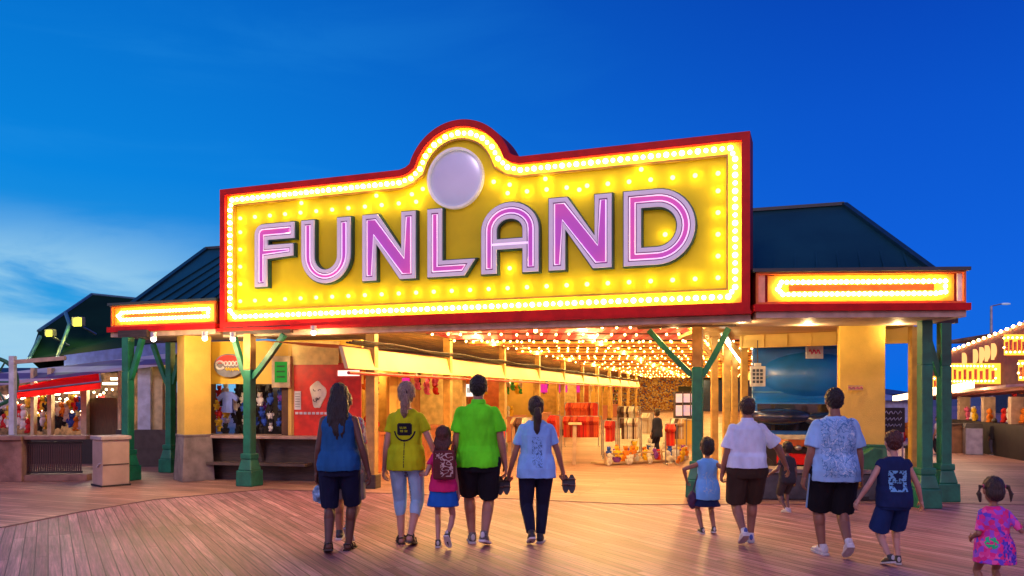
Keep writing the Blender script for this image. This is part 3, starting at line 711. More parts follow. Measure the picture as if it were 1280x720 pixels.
mk('boy', 1117, 706, 539, R(-3), dict(skin=S_LIGHT, head=1.18, hip=.47, bw=1.1, leg=.82, arm=.85, ll=(.06, -.07, 14, .15), rl=(.05, .05, 0, .2),
    la=dict(to=(-.14, .02, -.26)), ra=dict(to=(.11, .04, -.27)), hair=dict(kind='crop', mat=h_auburn),
    top=dict(mat=cloth((.008, .02, .085)), sleeve=.20, hem=.44, loose=.018, flare=.006, prints=[dict(box=(.0, .635, .135, .155), mask=boxprint, mat=cloth((.16, .45, .75), 'light_blue_ink'), n=70)]),
    bottom=dict(kind='shorts', length=.92, loose=.022, cuff=.075, mat=cloth((.008, .03, .13)), name='shorts'), shoes=dark_shoe, lace=white_ink), 'boy in navy sleeveless shirt with light blue square print and blue shorts')
mk('dressgirl', 1242, 754, 597, R(-8), dict(skin=S_MID, fem=True, head=1.45, hip=.45, bw=1.12, leg=.85, ll=(.06, .0, 0, .1), rl=(.06, .03, 0, .1),
    la=dict(to=(-.03, .10, -.22)), ra=dict(to=(.17, .10, -.15), pole=(.3, -1, -1)), hair=dict(kind='pigtails', mat=h_dark, tie=cloth((.5, .1, .2))), tilt=-.25,
    top=dict(mat=blotches('flowered_pink_cloth', [(.80, .02, .25), (.85, .05, .32), (.75, .02, .20), (.35, .08, .65), (.85, .10, .42), (.60, .03, .40), (.12, .06, .60)], 30), name='dress', sleeve=.9, hem=.33, loose=.03, flare=.045,
    prints=[dict(box=(-.06, .50, .10, .10), mask=lambda u, v: .14 < math.hypot(u - .5, v - .5) < .46 and noise.noise(Vector((u * 6, v * 6, 1))) > -.15, mat=cloth((.03, .65, .25), 'green_ink'), n=36), dict(box=(.08, .46, .13, .22), mask=lambda u, v: noise.noise(Vector((u * 9, v * 11, 5))) > .12, mat=cloth((.10, .05, .55), 'violet_ink'), n=50)])
    ), 'little girl in bright pink flowered dress with two bunches of hair')
mk('darkchild', 984, 641, 552, R(12), dict(skin=(.16, .08, .06), head=1.3, hip=.46, leg=.85, ll=(.05, -.05, 10, .1), rl=(.055, .06, 0, .1),
    la=dict(to=(-.14, .06, -.20)), hair=dict(kind='crop', mat=h_black), top=dict(mat=cloth((.035, .035, .04)), sleeve=.6, hem=.43, loose=.02),
    bottom=dict(kind='shorts', length=.9, loose=.02, mat=cloth((.05, .045, .045)), name='shorts'), shoes=sneaker), 'child in dark grey clothes on the far side of the man in white')
mk('shopper', 821, 570, 511, R(30), dict(low=True, group='people far off among the stalls', skin=S_MID, head=1.15, fem=True, hair=dict(kind='bob', mat=h_dark), top=dict(mat=cloth((.02, .025, .06)), sleeve=1.6, hem=.40, loose=.025),
    bottom=dict(kind='trousers', length=1.9, loose=.01, mat=cloth((.02, .02, .05)), name='trousers'), shoes=dark_shoe), 'shopper in dark clothes standing among the clothing rails in the arcade')
mk('far1', 1243, 569, 523, R(0), dict(low=True, group='people far off among the stalls', skin=S_DARK, head=1.25, hair=dict(kind='crop', mat=h_black), top=dict(mat=cloth((.012, .012, .02)), sleeve=1.5, hem=.42, loose=.025),
    bottom=dict(kind='trousers', length=1.9, loose=.012, mat=cloth((.05, .05, .09)), name='trousers'), shoes=dark_shoe), 'person in black jacket and blue grey trousers before the lit counter at far right')
mk('far2', 1259, 571, 531, R(20), dict(low=True, group='people far off among the stalls', skin=S_DARK, head=1.25, hair=dict(kind='bob', mat=h_black), top=dict(mat=cloth((.015, .012, .012)), sleeve=1.5, hem=.42, loose=.025),
    bottom=dict(kind='trousers', length=1.9, loose=.012, mat=cloth((.012, .012, .015)), name='trousers'), shoes=dark_shoe), 'person all in black just right of the one in blue grey trousers')
mk('far3', 1173, 569, 519, R(20), dict(low=True, group='people far off among the stalls', skin=S_MID, head=1.2, hair=dict(kind='crop', mat=h_black), top=dict(mat=cloth((.45, .40, .45)), sleeve=.7, hem=.42, loose=.025),
    bottom=dict(kind='trousers', length=1.9, loose=.012, mat=cloth((.012, .012, .02)), name='trousers'), shoes=dark_shoe), 'distant person in pale shirt seen between the two right hand green posts')

# things they carry
def carried():
    h = People['companion'][1][0]
    t = thing('carrier_bag', 'crumpled pale blue plastic bag carried beside the long haired woman', 'bag', (h.x - .02, h.y - .05, h.z - .16))
    q = MB(); q.ell((0, 0, -.02), (.085, .05, .10), 16, 12); q.ell((0.02, 0, .06), (.04, .03, .06)); me = remesh(q, .008, 1); wrinkle(me, .022, (16, 16, 16), 5)
    me.materials.append(mat('blue_plastic', (.25, .50, .85), rough=.3, var=.7, scale=14, bump=.5, bscale=18)); link('sack', me, t)
    q = MB(); q.tube([(.0, 0, .08), (.015, 0, .14), (.03, .0, .19)], .008, 6); q.tube([(.03, 0, .08), (.04, .02, .14), (.03, .02, .19)], .008, 6); q.build('handle', mat('pale_plastic', (.5, .6, .8), rough=.3), t)
    for k, key in ((0, 'blueshirt'), (1, 'blueshirt')):
        h = People[key][1][k]; side = -1 if k == 0 else 1
        t = thing('pair_of_sandals', ['pair of dark sandals hanging from the left hand of the woman in light blue', 'pair of dark sandals hanging from the right hand of the woman in light blue'][k], 'sandals', (h.x, h.y, h.z), 0, 'sandals carried in the hand')
        for j in (0, 1):
            dx = side * (.01 + .07 * j); q = MB(); n = 10; o_ = []
            for a in range(n): o_.append((.042 * math.cos(a / n * 6.283), .11 * math.sin(a / n * 6.283)))
            A = Matrix.Rotation(R(62 + 12 * j), 3, 'X')
            vs = [Vector((dx, -.02, -.06)) + A @ Vector((x, y, z)) for z in (-.009, .009) for x, y in o_]
            q.add(vs, [tuple(range(n - 1, -1, -1)), tuple(range(n, 2 * n))] + [(i, (i + 1) % n, (i + 1) % n + n, i + n) for i in range(n)])
            s_ = q.build('sole', dark_shoe, t)
            q = MB()
            for yy in (.05, -.02): q.tube([Vector((dx, -.02, -.06)) + A @ Vector(v) for v in ((-.04, yy, .0), (-.025, yy, .035), (.025, yy, .035), (.04, yy, .0))], .010, 6)
            q.build('strap', mat('brown_strap', (.10, .06, .05), rough=.5), s_)
    # maroon bag on the back of the pink girl
    r = People['pinkgirl'][0]; H = r['_h']
    t = thing('shoulder_bag', 'maroon bag with white lettering slung on the back of the girl in pink', 'bag', (r.location.x + .02, r.location.y - .02, H * .66), r.rotation_euler.z)
    q = MB(); q.cbox((.015, -.155, .045), (.235, .075, .31)); q.build('sack', mat('maroon_canvas', (.11, .012, .014), rough=.8, bump=.3), t, bevel=.02)
    q = MB()
    n = 60
    for i in range(n):
        for j in range(n):
            u, v = (i + .5) / n, (j + .5) / n
            if scrawl(u, v):
                x0 = -.10 + .235 * u; z0 = -.11 + .31 * v; w_ = .235 / n; h_ = .31 / n
                q.add([(x0 + a, -.1955, z0 + b) for a, b in ((0, 0), (w_, 0), (w_, h_), (0, h_))], [(0, 1, 2, 3)])
    q.build('lettering', cloth((.55, .42, .38), 'white_lettering'), t)
    q = MB(); q.tube([(-.09, -.13, .19), (-.09, -.04, .24), (-.085, .06, .16)], .012, 6); q.tube([(.11, -.13, .19), (.11, -.04, .24), (.1, .06, .16)], .012, 6); q.build('strap', mat('maroon_strap', (.10, .012, .014)), t)
    # small dark bag of the blue tunic girl
    r = People['bluegirl'][0]; H = r['_h']
    t = thing('toy_bag', 'dark plum bag at the left hip of the small girl in blue tunic', 'bag', (r.location.x - .17, r.location.y + .02, .40))
    q = MB(); q.ell((0, 0, 0), (.06, .05, .11), 14, 10); me = remesh(q, .008, 1); wrinkle(me, .014, (14, 14, 14), 2); me.materials.append(mat('plum_cloth', (.05, .015, .06), rough=.7)); link('sack', me, t)
    q = MB(); q.tube([(0, 0, .09), (.03, -.02, .2), (.07, -.02, .34)], .008, 6); q.build('strap', mat('plum_strap', (.05, .015, .06)), t)
carried()
# ================================================================== THE PLACE
FD = 33286.0
def FY(px): return FD / (px + 2006)
fa = P(278, 490, FY(278)); fb = P(938, 490, FY(938))
FR = Frame((fa.x, fa.y), (fb.x, fb.y)); SW = FR.len          # sign frame

# materials of the place
red = mat('red_paint', (.55, .008, .008), rough=.5, var=.2, bump=.04, spec=.2)
dkred = mat('dark_red_paint', (.20, .004, .006), rough=.6, spec=.2)
yel = mat('sign_yellow', (.86, .74, .012), rough=.6, var=.12, scale=1.7, bump=.05, spec=.25)
chan = mat('channel_orange', (.90, .44, .03), rough=.5)
orange = mat('orange_panel', (.72, .16, .02), rough=.5)
green = mat('green_paint', (.008, .16, .09), rough=.42, var=.3, bump=.12, bscale=25)
green_l = mat('light_green_paint', (.03, .17, .07), rough=.45, var=.3)
cream = mat('cream_paint', (.62, .50, .30), rough=.6)
beige = mat('beige_trim', (.48, .36, .27), rough=.6)
stucco = mat('yellow_stucco', (.72, .47, .09), rough=.85, var=.14, scale=3, bump=.5, bscale=90)
ywall = mat('yellow_wall', (.74, .50, .12), rough=.7, var=.15, scale=2)
brown_post = mat('ochre_post', (.48, .28, .07), rough=.6, var=.35, scale=5)
stone = mat('grey_stone', (.22, .18, .17), rough=.85, var=.35, scale=5, bump=.5, bscale=30)
darkwood = mat('dark_wood', (.045, .028, .024), rough=.55, var=.4, stretch=(1, 1, 8))
darkwall = mat('dark_board', (.022, .018, .017), rough=.6)
metal = mat('grey_metal', (.35, .36, .40), rough=.35, metal=.7, bump=.05)
white = mat('white_paint', (.70, .70, .72), rough=.5)
cable = mat('black_cable', (.02, .016, .014), rough=.6)
glassd = mat('dark_glass', (.01, .012, .02), rough=.08, bump=0, coat=.5)
lilac = mat('lilac_enamel_neonlit', (.78, .74, .82), rough=.35, var=.06, scale=4, bump=0, em=(.62, .52, .66), es=.22)  # slight emission stands in for neon light on the rim
edge_green = mat('letter_edge_green', (.015, .10, .08), rough=.4)
def neon_mat(name, c1, c2, s):
    m, nt, b = new_mat(name); tc = N(nt, 'ShaderNodeTexCoord'); ns = N(nt, 'ShaderNodeTexNoise'); ns.inputs['Scale'].default_value = 1.1; ns.inputs['Detail'].default_value = 1
    L(nt, tc.outputs['Object'], ns.inputs['Vector']); rp = N(nt, 'ShaderNodeValToRGB'); e = rp.color_ramp.elements
    e[0].position = .38; e[1].position = .62; e[0].color = rgba(c1); e[1].color = rgba(c2); L(nt, ns.outputs['Fac'], rp.inputs['Fac'])
    L(nt, rp.outputs['Color'], b.inputs['Emission Color']); L(nt, rp.outputs['Color'], b.inputs['Base Color']); b.inputs['Emission Strength'].default_value = s; b.inputs['Roughness'].default_value = .25
    return m
neon_bed = neon_mat('neon_lit_magenta', (.42, .07, .42), (.58, .08, .36), .52)  # bed plate emits faintly in place of neon light falling on it
inline_m = mat('inline_violet', (.06, .015, .14), rough=.4, bump=0)
neon_tube = neon_mat('neon_tube', (.80, .60, .85), (.95, .70, .85), .85)
BULB = 46
bulb_m = glow('bulb_warm', (1, .56, .12), BULB)
bulb_core = glow('bulb_small_warm', (1, .56, .16), 30)
tube_m = glow('fluorescent', (1, .86, .62), 14)
tube_y = glow('warm_tube', (1, .62, .16), 9)
def ico(name, r, sub, m):
    bm = bmesh.new(); bmesh.ops.create_icosphere(bm, subdivisions=sub, radius=r); me = bpy.data.meshes.new(name); bm.to_mesh(me); bm.free()
    me.materials.append(m); me.polygons.foreach_set('use_smooth', [True] * len(me.polygons)); return me
bulb_big = ico('bulb', .040, 2, bulb_m); bulb_face = ico('bulb', .036, 2, glow('face_bulb_warm', (1, .66, .13), 6, False)); bulb_far = ico('bulb', .026, 1, bulb_core); bulb_lamp = ico('bulb', .040, 2, bulb_core)

def lamp_at(t, loc, watt, col=(1, .60, .17), r=.05):  # point light for bulbs; end wall and far right use it as bare fill
    li = bpy.data.lights.new('bulb_fill_light', 'POINT'); li.energy = watt; li.color = col; li.shadow_soft_size = r
    lo = bpy.data.objects.new('bulb_fill_light', li); COL.objects.link(lo); lo.parent = t; lo.location = loc
# ---------------- ground
pl_fg = planks('boardwalk_diagonal', math.atan2(1, -.58), .115, 3.6, [(.27, .10, .13), (.38, .165, .195), (.50, .25, .28)], rough=.50)
pl_bg = planks('boardwalk_cross', FR.ang, .115, 3.6, [(.33, .16, .12), (.43, .22, .16), (.52, .29, .21)], rough=.52)
bound = [(-900, 800), (0, 660), (95, 641), (190, 625), (330, 612), (520, 618), (800, 631), (1190, 629.5), (1400, 634), (2400, 650)]
bp = [G(*b) for b in bound]
q = MB(); vs = [tuple(p) for p in bp] + [(40, -12, 0), (-30, -12, 0)]
pl = [[Vector((v[0], v[1], 0)) for v in vs]]; q.add(vs, [tuple(t) for t in tessellate_polygon(pl)])
o = q.build('boardwalk', pl_fg); props(o, kind='structure')
bm = bmesh.new(); bm.from_mesh(o.data); bmesh.ops.recalc_face_normals(bm, faces=bm.faces)
for f in bm.faces:
    if f.normal.z < 0: f.normal_flip()
bm.to_mesh(o.data); bm.free()
q = MB(); vs = [tuple(p) for p in bp] + [(60, 95, 0), (-60, 95, 0)]
q.add(vs, [tuple(t) for t in tessellate_polygon([[Vector((v[0], v[1], 0)) for v in vs]])]); o = q.build('boardwalk', pl_bg); props(o, kind='structure')
bm = bmesh.new(); bm.from_mesh(o.data)
for f in bm.faces:
    if f.normal.z < 0: f.normal_flip()
bm.to_mesh(o.data); bm.free()
q = MB()
for i in range(1, len(bp) - 2): q.bar(bp[i] + Vector((0, 0, .003)), bp[i + 1] + Vector((0, 0, .003)), .05, .012)
props(q.build('boardwalk_seam_strip', mat('seam_board', (.20, .10, .09), rough=.6)), kind='structure')
q = MB(); q.box(-1500, 1500, -60, 2500, -.6, -.5); props(q.build('sand_ground', mat('sand', (.16, .13, .10), scale=.2)), kind='structure')

# ---------------- FUNLAND sign
zb, zt = 2.83, 5.35
sign = FR.root('marquee_sign', 'huge yellow marquee sign reading FUNLAND in pink neon letters, edged with bulbs', 'sign')
cx_, cz_, ra = 4.74, 5.12, .93
a0 = math.degrees(math.asin((zt - cz_) / ra))
outer = [(0, zb), (SW, zb), (SW, zt)]
fil = []
outer += [(cx_ + ra * math.cos(R(a0)) + .16, zt), (cx_ + ra * math.cos(R(a0)) + .05, zt + .03)]
outer += arc(cx_, cz_, ra, a0 + 5, 175 - a0, 30)
outer += [(cx_ - ra * math.cos(R(a0)) - .05, zt + .03), (cx_ - ra * math.cos(R(a0)) - .16, zt), (0, zt)]
i1 = offset(outer, -.115); i2 = offset(outer, -.295); i3 = offset(outer, -.325)
q = MB(); q.plate([outer, i1[::-1]], -.07, .0); q.build('red_border', red, sign)
q = MB(); q.plate([outer], .003, .50); q.build('cabinet', dkred, sign)
q = MB(); q.plate([offset(outer, -.118), offset(outer, -.292)[::-1]], -.004, -.001); q.build('bulb_channel', chan, sign)
q = MB(); q.plate([i2, i3[::-1]], -.075, -.0015); q.build('channel_lip', mat('lip_yellow', (.7, .42, .03), rough=.45), sign)
q = MB(); q.plate([offset(outer, -.327)], -.012, -.0016); q.build('sign_face', yel, sign)
seam_m = mat('seam_shadow', (.35, .26, .02))
for k in (): q = MB(); q.box(SW * k / 8 - .004, SW * k / 8 + .004, -.0145, -.0122, zb + .33, zt - .33); q.build('panel_seam', seam_m, sign)
bl = [p for p in along(offset(outer, -.205), .228)][:100]
for x, z in bl: link('border_bulb', bulb_big, sign, (x, -.045, z))
q = MB()
for i_, (x, z) in enumerate(bl):
    x2, z2 = bl[(i_ + 1) % len(bl)]; q.ell(((x + x2) / 2, -.045, (z + z2) / 2), .032, 8, 6)
ob_ = q.build('border_bulbs', bulb_m, sign, True); ob_['kind'] = 'stuff'
# letters
def SL(px, py): return FR.loc(px, py, -.05)
def letter(kind, w_, h):
    t = .235 * h
    def A(*a, **k): return arc(*a, **k)
    if kind == 'F':
        return [[(0, 0), (t, 0), (t, .44 * h), (w_ * .97, .47 * h), (w_ * .97, .66 * h), (t * 1.05, .66 * h), (t * 1.05, .745 * h), (w_, .745 * h), (w_, h)] + A(.16 * h, h - .16 * h, .16 * h, 90, 180, 6)]
    if kind == 'U':
        r = w_ / 2; ri = r - t
        return [[(w_, h), (w_ - t, h)] + A(r, r * .95, ri, 0, -180, 14)[0:] + [(t, h), (0, h)] + A(r, r, r, 180, 360, 18)]
    if kind == 'N':
        return [[(0, 0), (t, 0), (t, h * .56), (w_ - t * 1.12, 0), (w_, 0), (w_, h), (w_ - t, h), (w_ - t, h * .44), (t * 1.12, h), (0, h)]]
    if kind == 'L':
        return [[(0, 0), (w_ * .78, 0), (w_, t * 1.0), (t, t * 1.0), (t, h), (0, h)]]
    if kind == 'A':
        r = w_ / 2
        return [[(0, 0), (t, 0), (t, h * .34), (w_ - t, h * .34), (w_ - t, 0), (w_, 0)] + A(r, h - r * .9, r, 0, 180, 18, ry=r * .9),
                [(t, h * .34 + t * .62)] + A(r, h - r * .9, r - t, 180, 0, 12, ry=(r - t) * .8) + [(w_ - t, h * .34 + t * .62)]]
    if kind == 'D':
        r = h / 2
        return [[(0, 0), (w_ - r, 0)] + A(w_ - r, r, r, -90, 90, 20) + [(0, h)],
                [(t, t), (t, h - t)] + A(w_ - r, r, r - t, 90, -90, 16)]
LET = [('F', 322, 371, 281, 359), ('U', 380, 441, 273, 356), ('N', 456, 522, 267, 349), ('L', 537, 596, 263, 346), ('A', 604, 675, 253, 341), ('N', 688, 766, 246, 336), ('D', 781, 870, 239, 331)]
for kd, x0, x1, y0, y1 in LET:
    s0, _ = SL(x0, y1); s1, _ = SL(x1, y1); z0 = SL(x0, y1 - 1)[1]; zt0 = SL(x0, y0 + 1)[1]; z0 = 3.535; h = 1.10
    lp = [[(x + s0, z + z0) for x, z in lpp] for lpp in letter(kd, s1 - s0, h)]
    lp = [l if (area(l) > 0) == (k == 0) else l[::-1] for k, l in enumerate(lp)]
    def off(d): return [offset(l, d) for l in lp]
    q = MB(); q.plate(off(.018), -.10, -.0125); le = q.build('letter', edge_green, sign)
    hole = lambda a, b: [a[0]] + [l for l in a[1:]] + [l[::-1] for l in b]
    A_, B_ = off(-.002), off(-.062)
    q = MB(); q.plate([A_[0], B_[0][::-1]], -.135, -.102)
    for a, b in zip(A_[1:], B_[1:]): q.plate([b[::-1], a], -.135, -.102)
    q.build('lilac_rim', lilac, le)
    q = MB(); q.plate(off(-.064), -.108, -.1015); q.build('neon_bed', neon_bed, le)
    q = MB(); E_, F_ = off(-.066), off(-.077); q.plate([E_[0], F_[0][::-1]], -.113, -.1085)
    for a, b in zip(E_[1:], F_[1:]): q.plate([b[::-1], a], -.113, -.1085)
    q.build('dark_inline', inline_m, le)
    q = MB(); C_, D_ = off(-.088), off(-.1)
    for a, b in zip(C_, D_):
        pass
    q.tube([(x, -.122, z) for x, z in C_[0]] + [(C_[0][0][0], -.122, C_[0][0][1])], .011, 6)
    for a in C_[1:]: q.tube([(x, -.122, z) for x, z in a] + [(a[0][0], -.122, a[0][1])], .010, 6)
    q.build('neon_tube', neon_tube, le, True)
# round mirror disc
q = MB(); q.ell((cx_ - .05, -.03, 5.115), (.46, .045, .46), 48, 24)
mir = mat('mirror_disc', (.74, .84, .95), rough=.25, metal=.15, var=.10, scale=1.1, bump=.0); dk = q.build('round_disc', mir, sign, True)
q = MB(); q.plate([arc(cx_ - .05, 5.115, .49, 0, 360, 48)[:-1], arc(cx_ - .05, 5.115, .455, 0, 360, 48)[:-1][::-1]], -.10, -.013); q.build('rim', mat('disc_rim', (.75, .72, .72), rough=.25, em=(1, .9, .85), es=.25), dk)
# face bulbs
fbp = []
nb = 27
for k in range(nb):
    s_ = .44 + (SW - .88) * k / (nb - 1)
    fbp.append((s_, 3.31))
    if abs(s_ - cx_) > .62: fbp.append((s_, 4.80))
for z in (3.62, 3.93, 4.24, 4.55): fbp += [(.44, z), (SW - .44, z)]
for k in range(11):
    s_ = .9 + (SW - 1.8) * k / 10
    if abs(s_ - cx_) > .8 and k % 2: fbp.append((s_ + .1, 4.965))
fbp += [(8.05, 3.98), (5.62, 4.93), (3.9, 4.93), (1.55, 4.45), (1.55, 4.25), (5.35, 5.0), (4.1, 5.0), (5.62, 3.62), (6.75, 4.75)]
for x, z in fbp[:100]: link('face_bulb', bulb_face, sign, (x, -.05, z)); lamp_at(sign, (x, -.125, z), 1.0, (1, .67, .16), .015)
# under the sign
q = MB(); q.box(-.05, SW + .02, -.10, .52, zb - .05, zb - .002); q.build('lower_lip', red, sign)
q = MB(); q.box(.0, SW, .02, .34, zb - .15, zb - .053); q.build('soffit_beam', beige, sign)

# ---------------- side marquees
def side_marquee(fr, x0, x1, z0, z1, label, capl, capr, yoff=0):
    t = fr.root('side_marquee', label, 'sign', 'low bulb framed marquees beside the big sign')
    lp = [(x0, z0), (x1, z0), (x1, z1), (x0, z1)]
    q = MB(); q.box(x0, x1, .0, .6, z0, z1); q.build('cabinet', dkred, t)
    q = MB(); q.plate([offset(lp, 0.0), offset(lp, -.03)[::-1]], -.06, -.002); q.build('frame', orange, t)
    a, b = x0 + capl + .04, x1 - capr - .04
    q = MB(); q.plate([[(a, z0 + .04), (b, z0 + .04), (b, z1 - .04), (a, z1 - .04)]], -.012, -.001); q.build('panel', chan, t)
    q = MB(); q.box(a + .28, b - .28, -.05, -.013, (z0 + z1) / 2 - .05, (z0 + z1) / 2 + .05); q.build('centre_bar', mat('orange_red_bar', (.85, .17, .02), rough=.5), t)
    if capl: q = MB(); q.box(x0 + .032, x0 + capl, -.02, -.001, z0 + .032, z1 - .032); q.build('end_panel', mat('salmon_panel', (.62, .33, .24), rough=.6), t)
    if capr: q = MB(); q.box(x1 - capr, x1 - .032, -.02, -.001, z0 + .032, z1 - .032); q.build('end_panel', white, t)
    for x, z in along([(a + .13, z0 + .14), (b - .13, z0 + .14), (b - .13, z1 - .14), (a + .13, z1 - .14)], .15)[:100]: link('bulb', bulb_small, t, (x, -.045, z))
    pts_ = along([(a + .13, z0 + .14), (b - .13, z0 + .14), (b - .13, z1 - .14), (a + .13, z1 - .14)], .15)[:100]; q = MB()
    for i_, (x, z) in enumerate(pts_):
        x2, z2 = pts_[(i_ + 1) % len(pts_)]; q.ell(((x + x2) / 2, -.045, (z + z2) / 2), .030, 8, 6)
    o_ = q.build('bulbs', bulb_small.materials[0], t, True); o_['kind'] = 'stuff'
    q = MB(); q.box(x0 - .04, x1 + .04, -.12, .62, z0 - .10, z0 - .002); q.build('red_ledge', red, t)
    q = MB(); q.box(x0 - .05, x1 + .05, -.10, .66, z1 + .002, z1 + .05); q.build('cap_flashing', mat('dark_flashing', (.03, .05, .05), rough=.4), t)
    q = MB(); q.box(x0, x1, -.06, 1.4, z0 - .19, z0 - .102); q.build('soffit', beige, t)
    return t
bulb_small = ico('bulb', .036, 1, glow('marquee_bulb_warm', (1, .56, .12), 42))
sl0, _ = FR.loc(140, 400); sl1, _ = FR.loc(270.5, 400)
WL = Frame(FR.world(sl0, .03)[:2], FR.world(0, .03)[:2])
side_marquee(WL, 0, sl1 - sl0, 2.93, 3.345, 'low red and orange bulb marquee at the left of the big sign', 0, 0)
ra_ = P(944, 490, 11.30); rb_ = P(1205, 490, 11.12)
WR = Frame((ra_.x, ra_.y), (rb_.x, rb_.y))
side_marquee(WR, 0, WR.len, 2.91, 3.36, 'low red and orange bulb marquee at the right above the paired green posts', .13, .10)

# ---------------- pavilion (roof, ceiling)
pav = thing('pavilion', 'long open pavilion with green standing seam hip roof and glowing timber ceiling behind the sign', 'pavilion', (0, 14, 0))
oY = Vector((0, 14, 0))
roofm = mat('green_metal_roof', (.010, .062, .060), rough=.45, metal=.2, var=.3, scale=.8, bump=.03)
e0, e1 = P(166, 380, 16.2), P(1166, 338, 11.75); e0.z = e1.z = 3.46
r0, r1 = Vector((-7.25, 19.0, 5.07)), Vector((6.02, 14.5, 5.07))
dv = (r1 - r0).normalized(); nv = Vector((-dv.y, dv.x, 0)).normalized(); 
if nv.y < 0: nv = -nv
b0 = e0 + nv * 6.2 + Vector((-.6, 0, 0)); b1 = e1 + nv * 6.0 + dv * .1; b0.z = b1.z = 3.46
def tr(vs): return [tuple(Vector(v) - oY) for v in vs]
q = MB(); th = Vector((0, 0, -.08))
for f in ([e0, e1, r1, r0], [e1, b1, r1], [b1, b0, r0, r1], [b0, e0, r0]):
    n = len(f); q.add(tr(f) + tr([v + th for v in f]), [tuple(range(n)), tuple(range(2 * n - 1, n - 1, -1))])
q.add(tr([e0, e1, b1, b0] + [v + th for v in (e0, e1, b1, b0)]), [(i, (i + 1) % 4, (i + 1) % 4 + 4, i + 4) for i in range(4)])
roof = q.build('roof', roofm, pav)
q = MB(); nrm = (e1 - e0).cross(r0 - e0).normalized()
if nrm.z < 0: nrm = -nrm
n = 46
ed = (e1 - e0).normalized(); up = (nv + Vector((0, 0, (5.07 - 3.46) / 2.9)));
for k in range(1, n):
    s_ = e0 + (e1 - e0) * k / n
    # seam climbs straight up the slope until the ridge or a hip
    best = 3.35
    for hA, hB in ((e1, r1), (e0, r0), (r0, r1)):
        # 2D intersection in plan
        d = Vector((nv.x, nv.y)); h = Vector((hB.x - hA.x, hB.y - hA.y)); w0 = Vector((hA.x - s_.x, hA.y - s_.y)); det = d.x * -h.y + h.x * d.y
        if abs(det) < 1e-6: continue
        t_ = (w0.x * -h.y + h.x * w0.y) / det; u_ = (d.x * w0.y - d.y * w0.x) / det
        if t_ > .02 and -.001 <= u_ <= 1.001: best = min(best, t_)
    end = s_ + nv * best
    # height on plane
    end.z = e0.z - (nrm.x * (end.x - e0.x) + nrm.y * (end.y - e0.y)) / nrm.z
    q.bar(tr([s_ + nrm * .01])[0], tr([end + nrm * .01])[0], .03, .05)
q.build('standing_seam', roofm, roof)
q = MB()
for a, b in ((r0, r1), (e1, r1), (e0, r0)): q.bar(tr([a + Vector((0, 0, .02))])[0], tr([b + Vector((0, 0, .02))])[0], .11, .06)
q.build('ridge_cap', mat('dark_roof_trim', (.012, .04, .045), rough=.4), roof)

# arcade: the left shop line runs x = KA*y - 6.09
KA = .26
def AX(y): return KA * y - 6.09
def BX(y): return KA * y + .62
YE = 72
warm_ceiling = planks('ceiling_boards', R(90 - 14.6), .16, 5, [(.62, .30, .06), (.74, .40, .10), (.80, .48, .14)], rough=.6)
q = MB(); CZ = 3.14
fl = FR.world(-1.1, .45); frr = FR.world(SW + .6, .45)
q.add(tr([(AX(90) - 6, 90, CZ), (BX(90) + 5, 90, CZ), (frr.x + 1.4, frr.y + 1.5, CZ), (frr.x, frr.y, CZ), (fl.x, fl.y, CZ), (-7.5, 19, CZ)]) + tr([(AX(90) - 6, 90, CZ + .05), (BX(90) + 5, 90, CZ + .05), (frr.x + 1.4, frr.y + 1.5, CZ + .05), (frr.x, frr.y, CZ + .05), (fl.x, fl.y, CZ + .05), (-7.5, 19, CZ + .05)]), [(0, 1, 2, 3, 4, 5), (11, 10, 9, 8, 7, 6)] + [(i, (i + 1) % 6, (i + 1) % 6 + 6, i + 6) for i in range(6)])
q.build('ceiling', warm_ceiling, pav)
# red and pink striped awning lining under the first bays
q = MB(); ya, yb = 14.3, 17.2
x_a, x_b = AX(14.3) + .1, BX(14.3) + .1
q.add(tr([(AX(13.9) - .4, 14.1, 3.02), (BX(12.6) - .1, 12.9, 3.02), (BX(18.3), 18.3, 2.86), (AX(18.3) + .1, 18.3, 2.86)]), [(0, 1, 2, 3)])
pinkcloth = stripes('pink_red_lining', (.75, .06, .10), (.85, .30, .32), 3.2, 0); q.build('ceiling_cloth', pinkcloth, pav)
# cross beams of the ceiling, each with its row of bulbs
yb_ = [15.2 + 1.25 * k + .03 * k * k for k in range(26)]
for i, y in enumerate(yb_):
    if y > YE: break
    z = 2.93 if i > 2 else 3.0 - .035 * (y - 14) - .01
    q = MB(); x0, x1 = AX(y) + .05, BX(y) + .9
    if i == 0: beam_m = mat('beam_amber', (.75, .36, .06), rough=.6); beam_d = mat('beam_edge_rust', (.30, .08, .02), rough=.6)
    if i > 2: q.box(x0, x1, y - 14 - .04, y - 14 + .04, z - (.14 if i % 3 == 0 else .03), z + .20); q.build('ceiling_beam', beam_m, pav)
    if i > 2: q = MB(); q.box(x0, x1, y - 14 - .052, y - 14 - .0405, z - (.14 if i % 3 == 0 else .03), z - (.09 if i % 3 == 0 else 0)); q.build('beam_edge', beam_d, pav)
    t = thing('light_string', 'row of warm bulbs under ceiling beam of the arcade', 'string lights', ((x0 + x1) / 2, y, z), 0, 'rows of bulbs across the arcade ceiling')
    q = MB(); q.tube([(x0 - (x0 + x1) / 2, -.055, -.03), (x1 - (x0 + x1) / 2, -.055, -.03)], .012, 5); q.build('wire', cable, t)
    [lamp_at(t, ((x1 - x0) * f_, -.06, -.12), 75 if i < 12 else 130) for f_ in (-.42, -.08, .26)]
    nn = 27 if i < 10 else 20
    for k in range(nn):
        xx = (x0 - (x0 + x1) / 2) + (x1 - x0) * (k + .5) / nn + random.uniform(-.04, .04)
        link('bulb', bulb_far, t, (xx, -.08, -.035 - random.uniform(0, .02)))
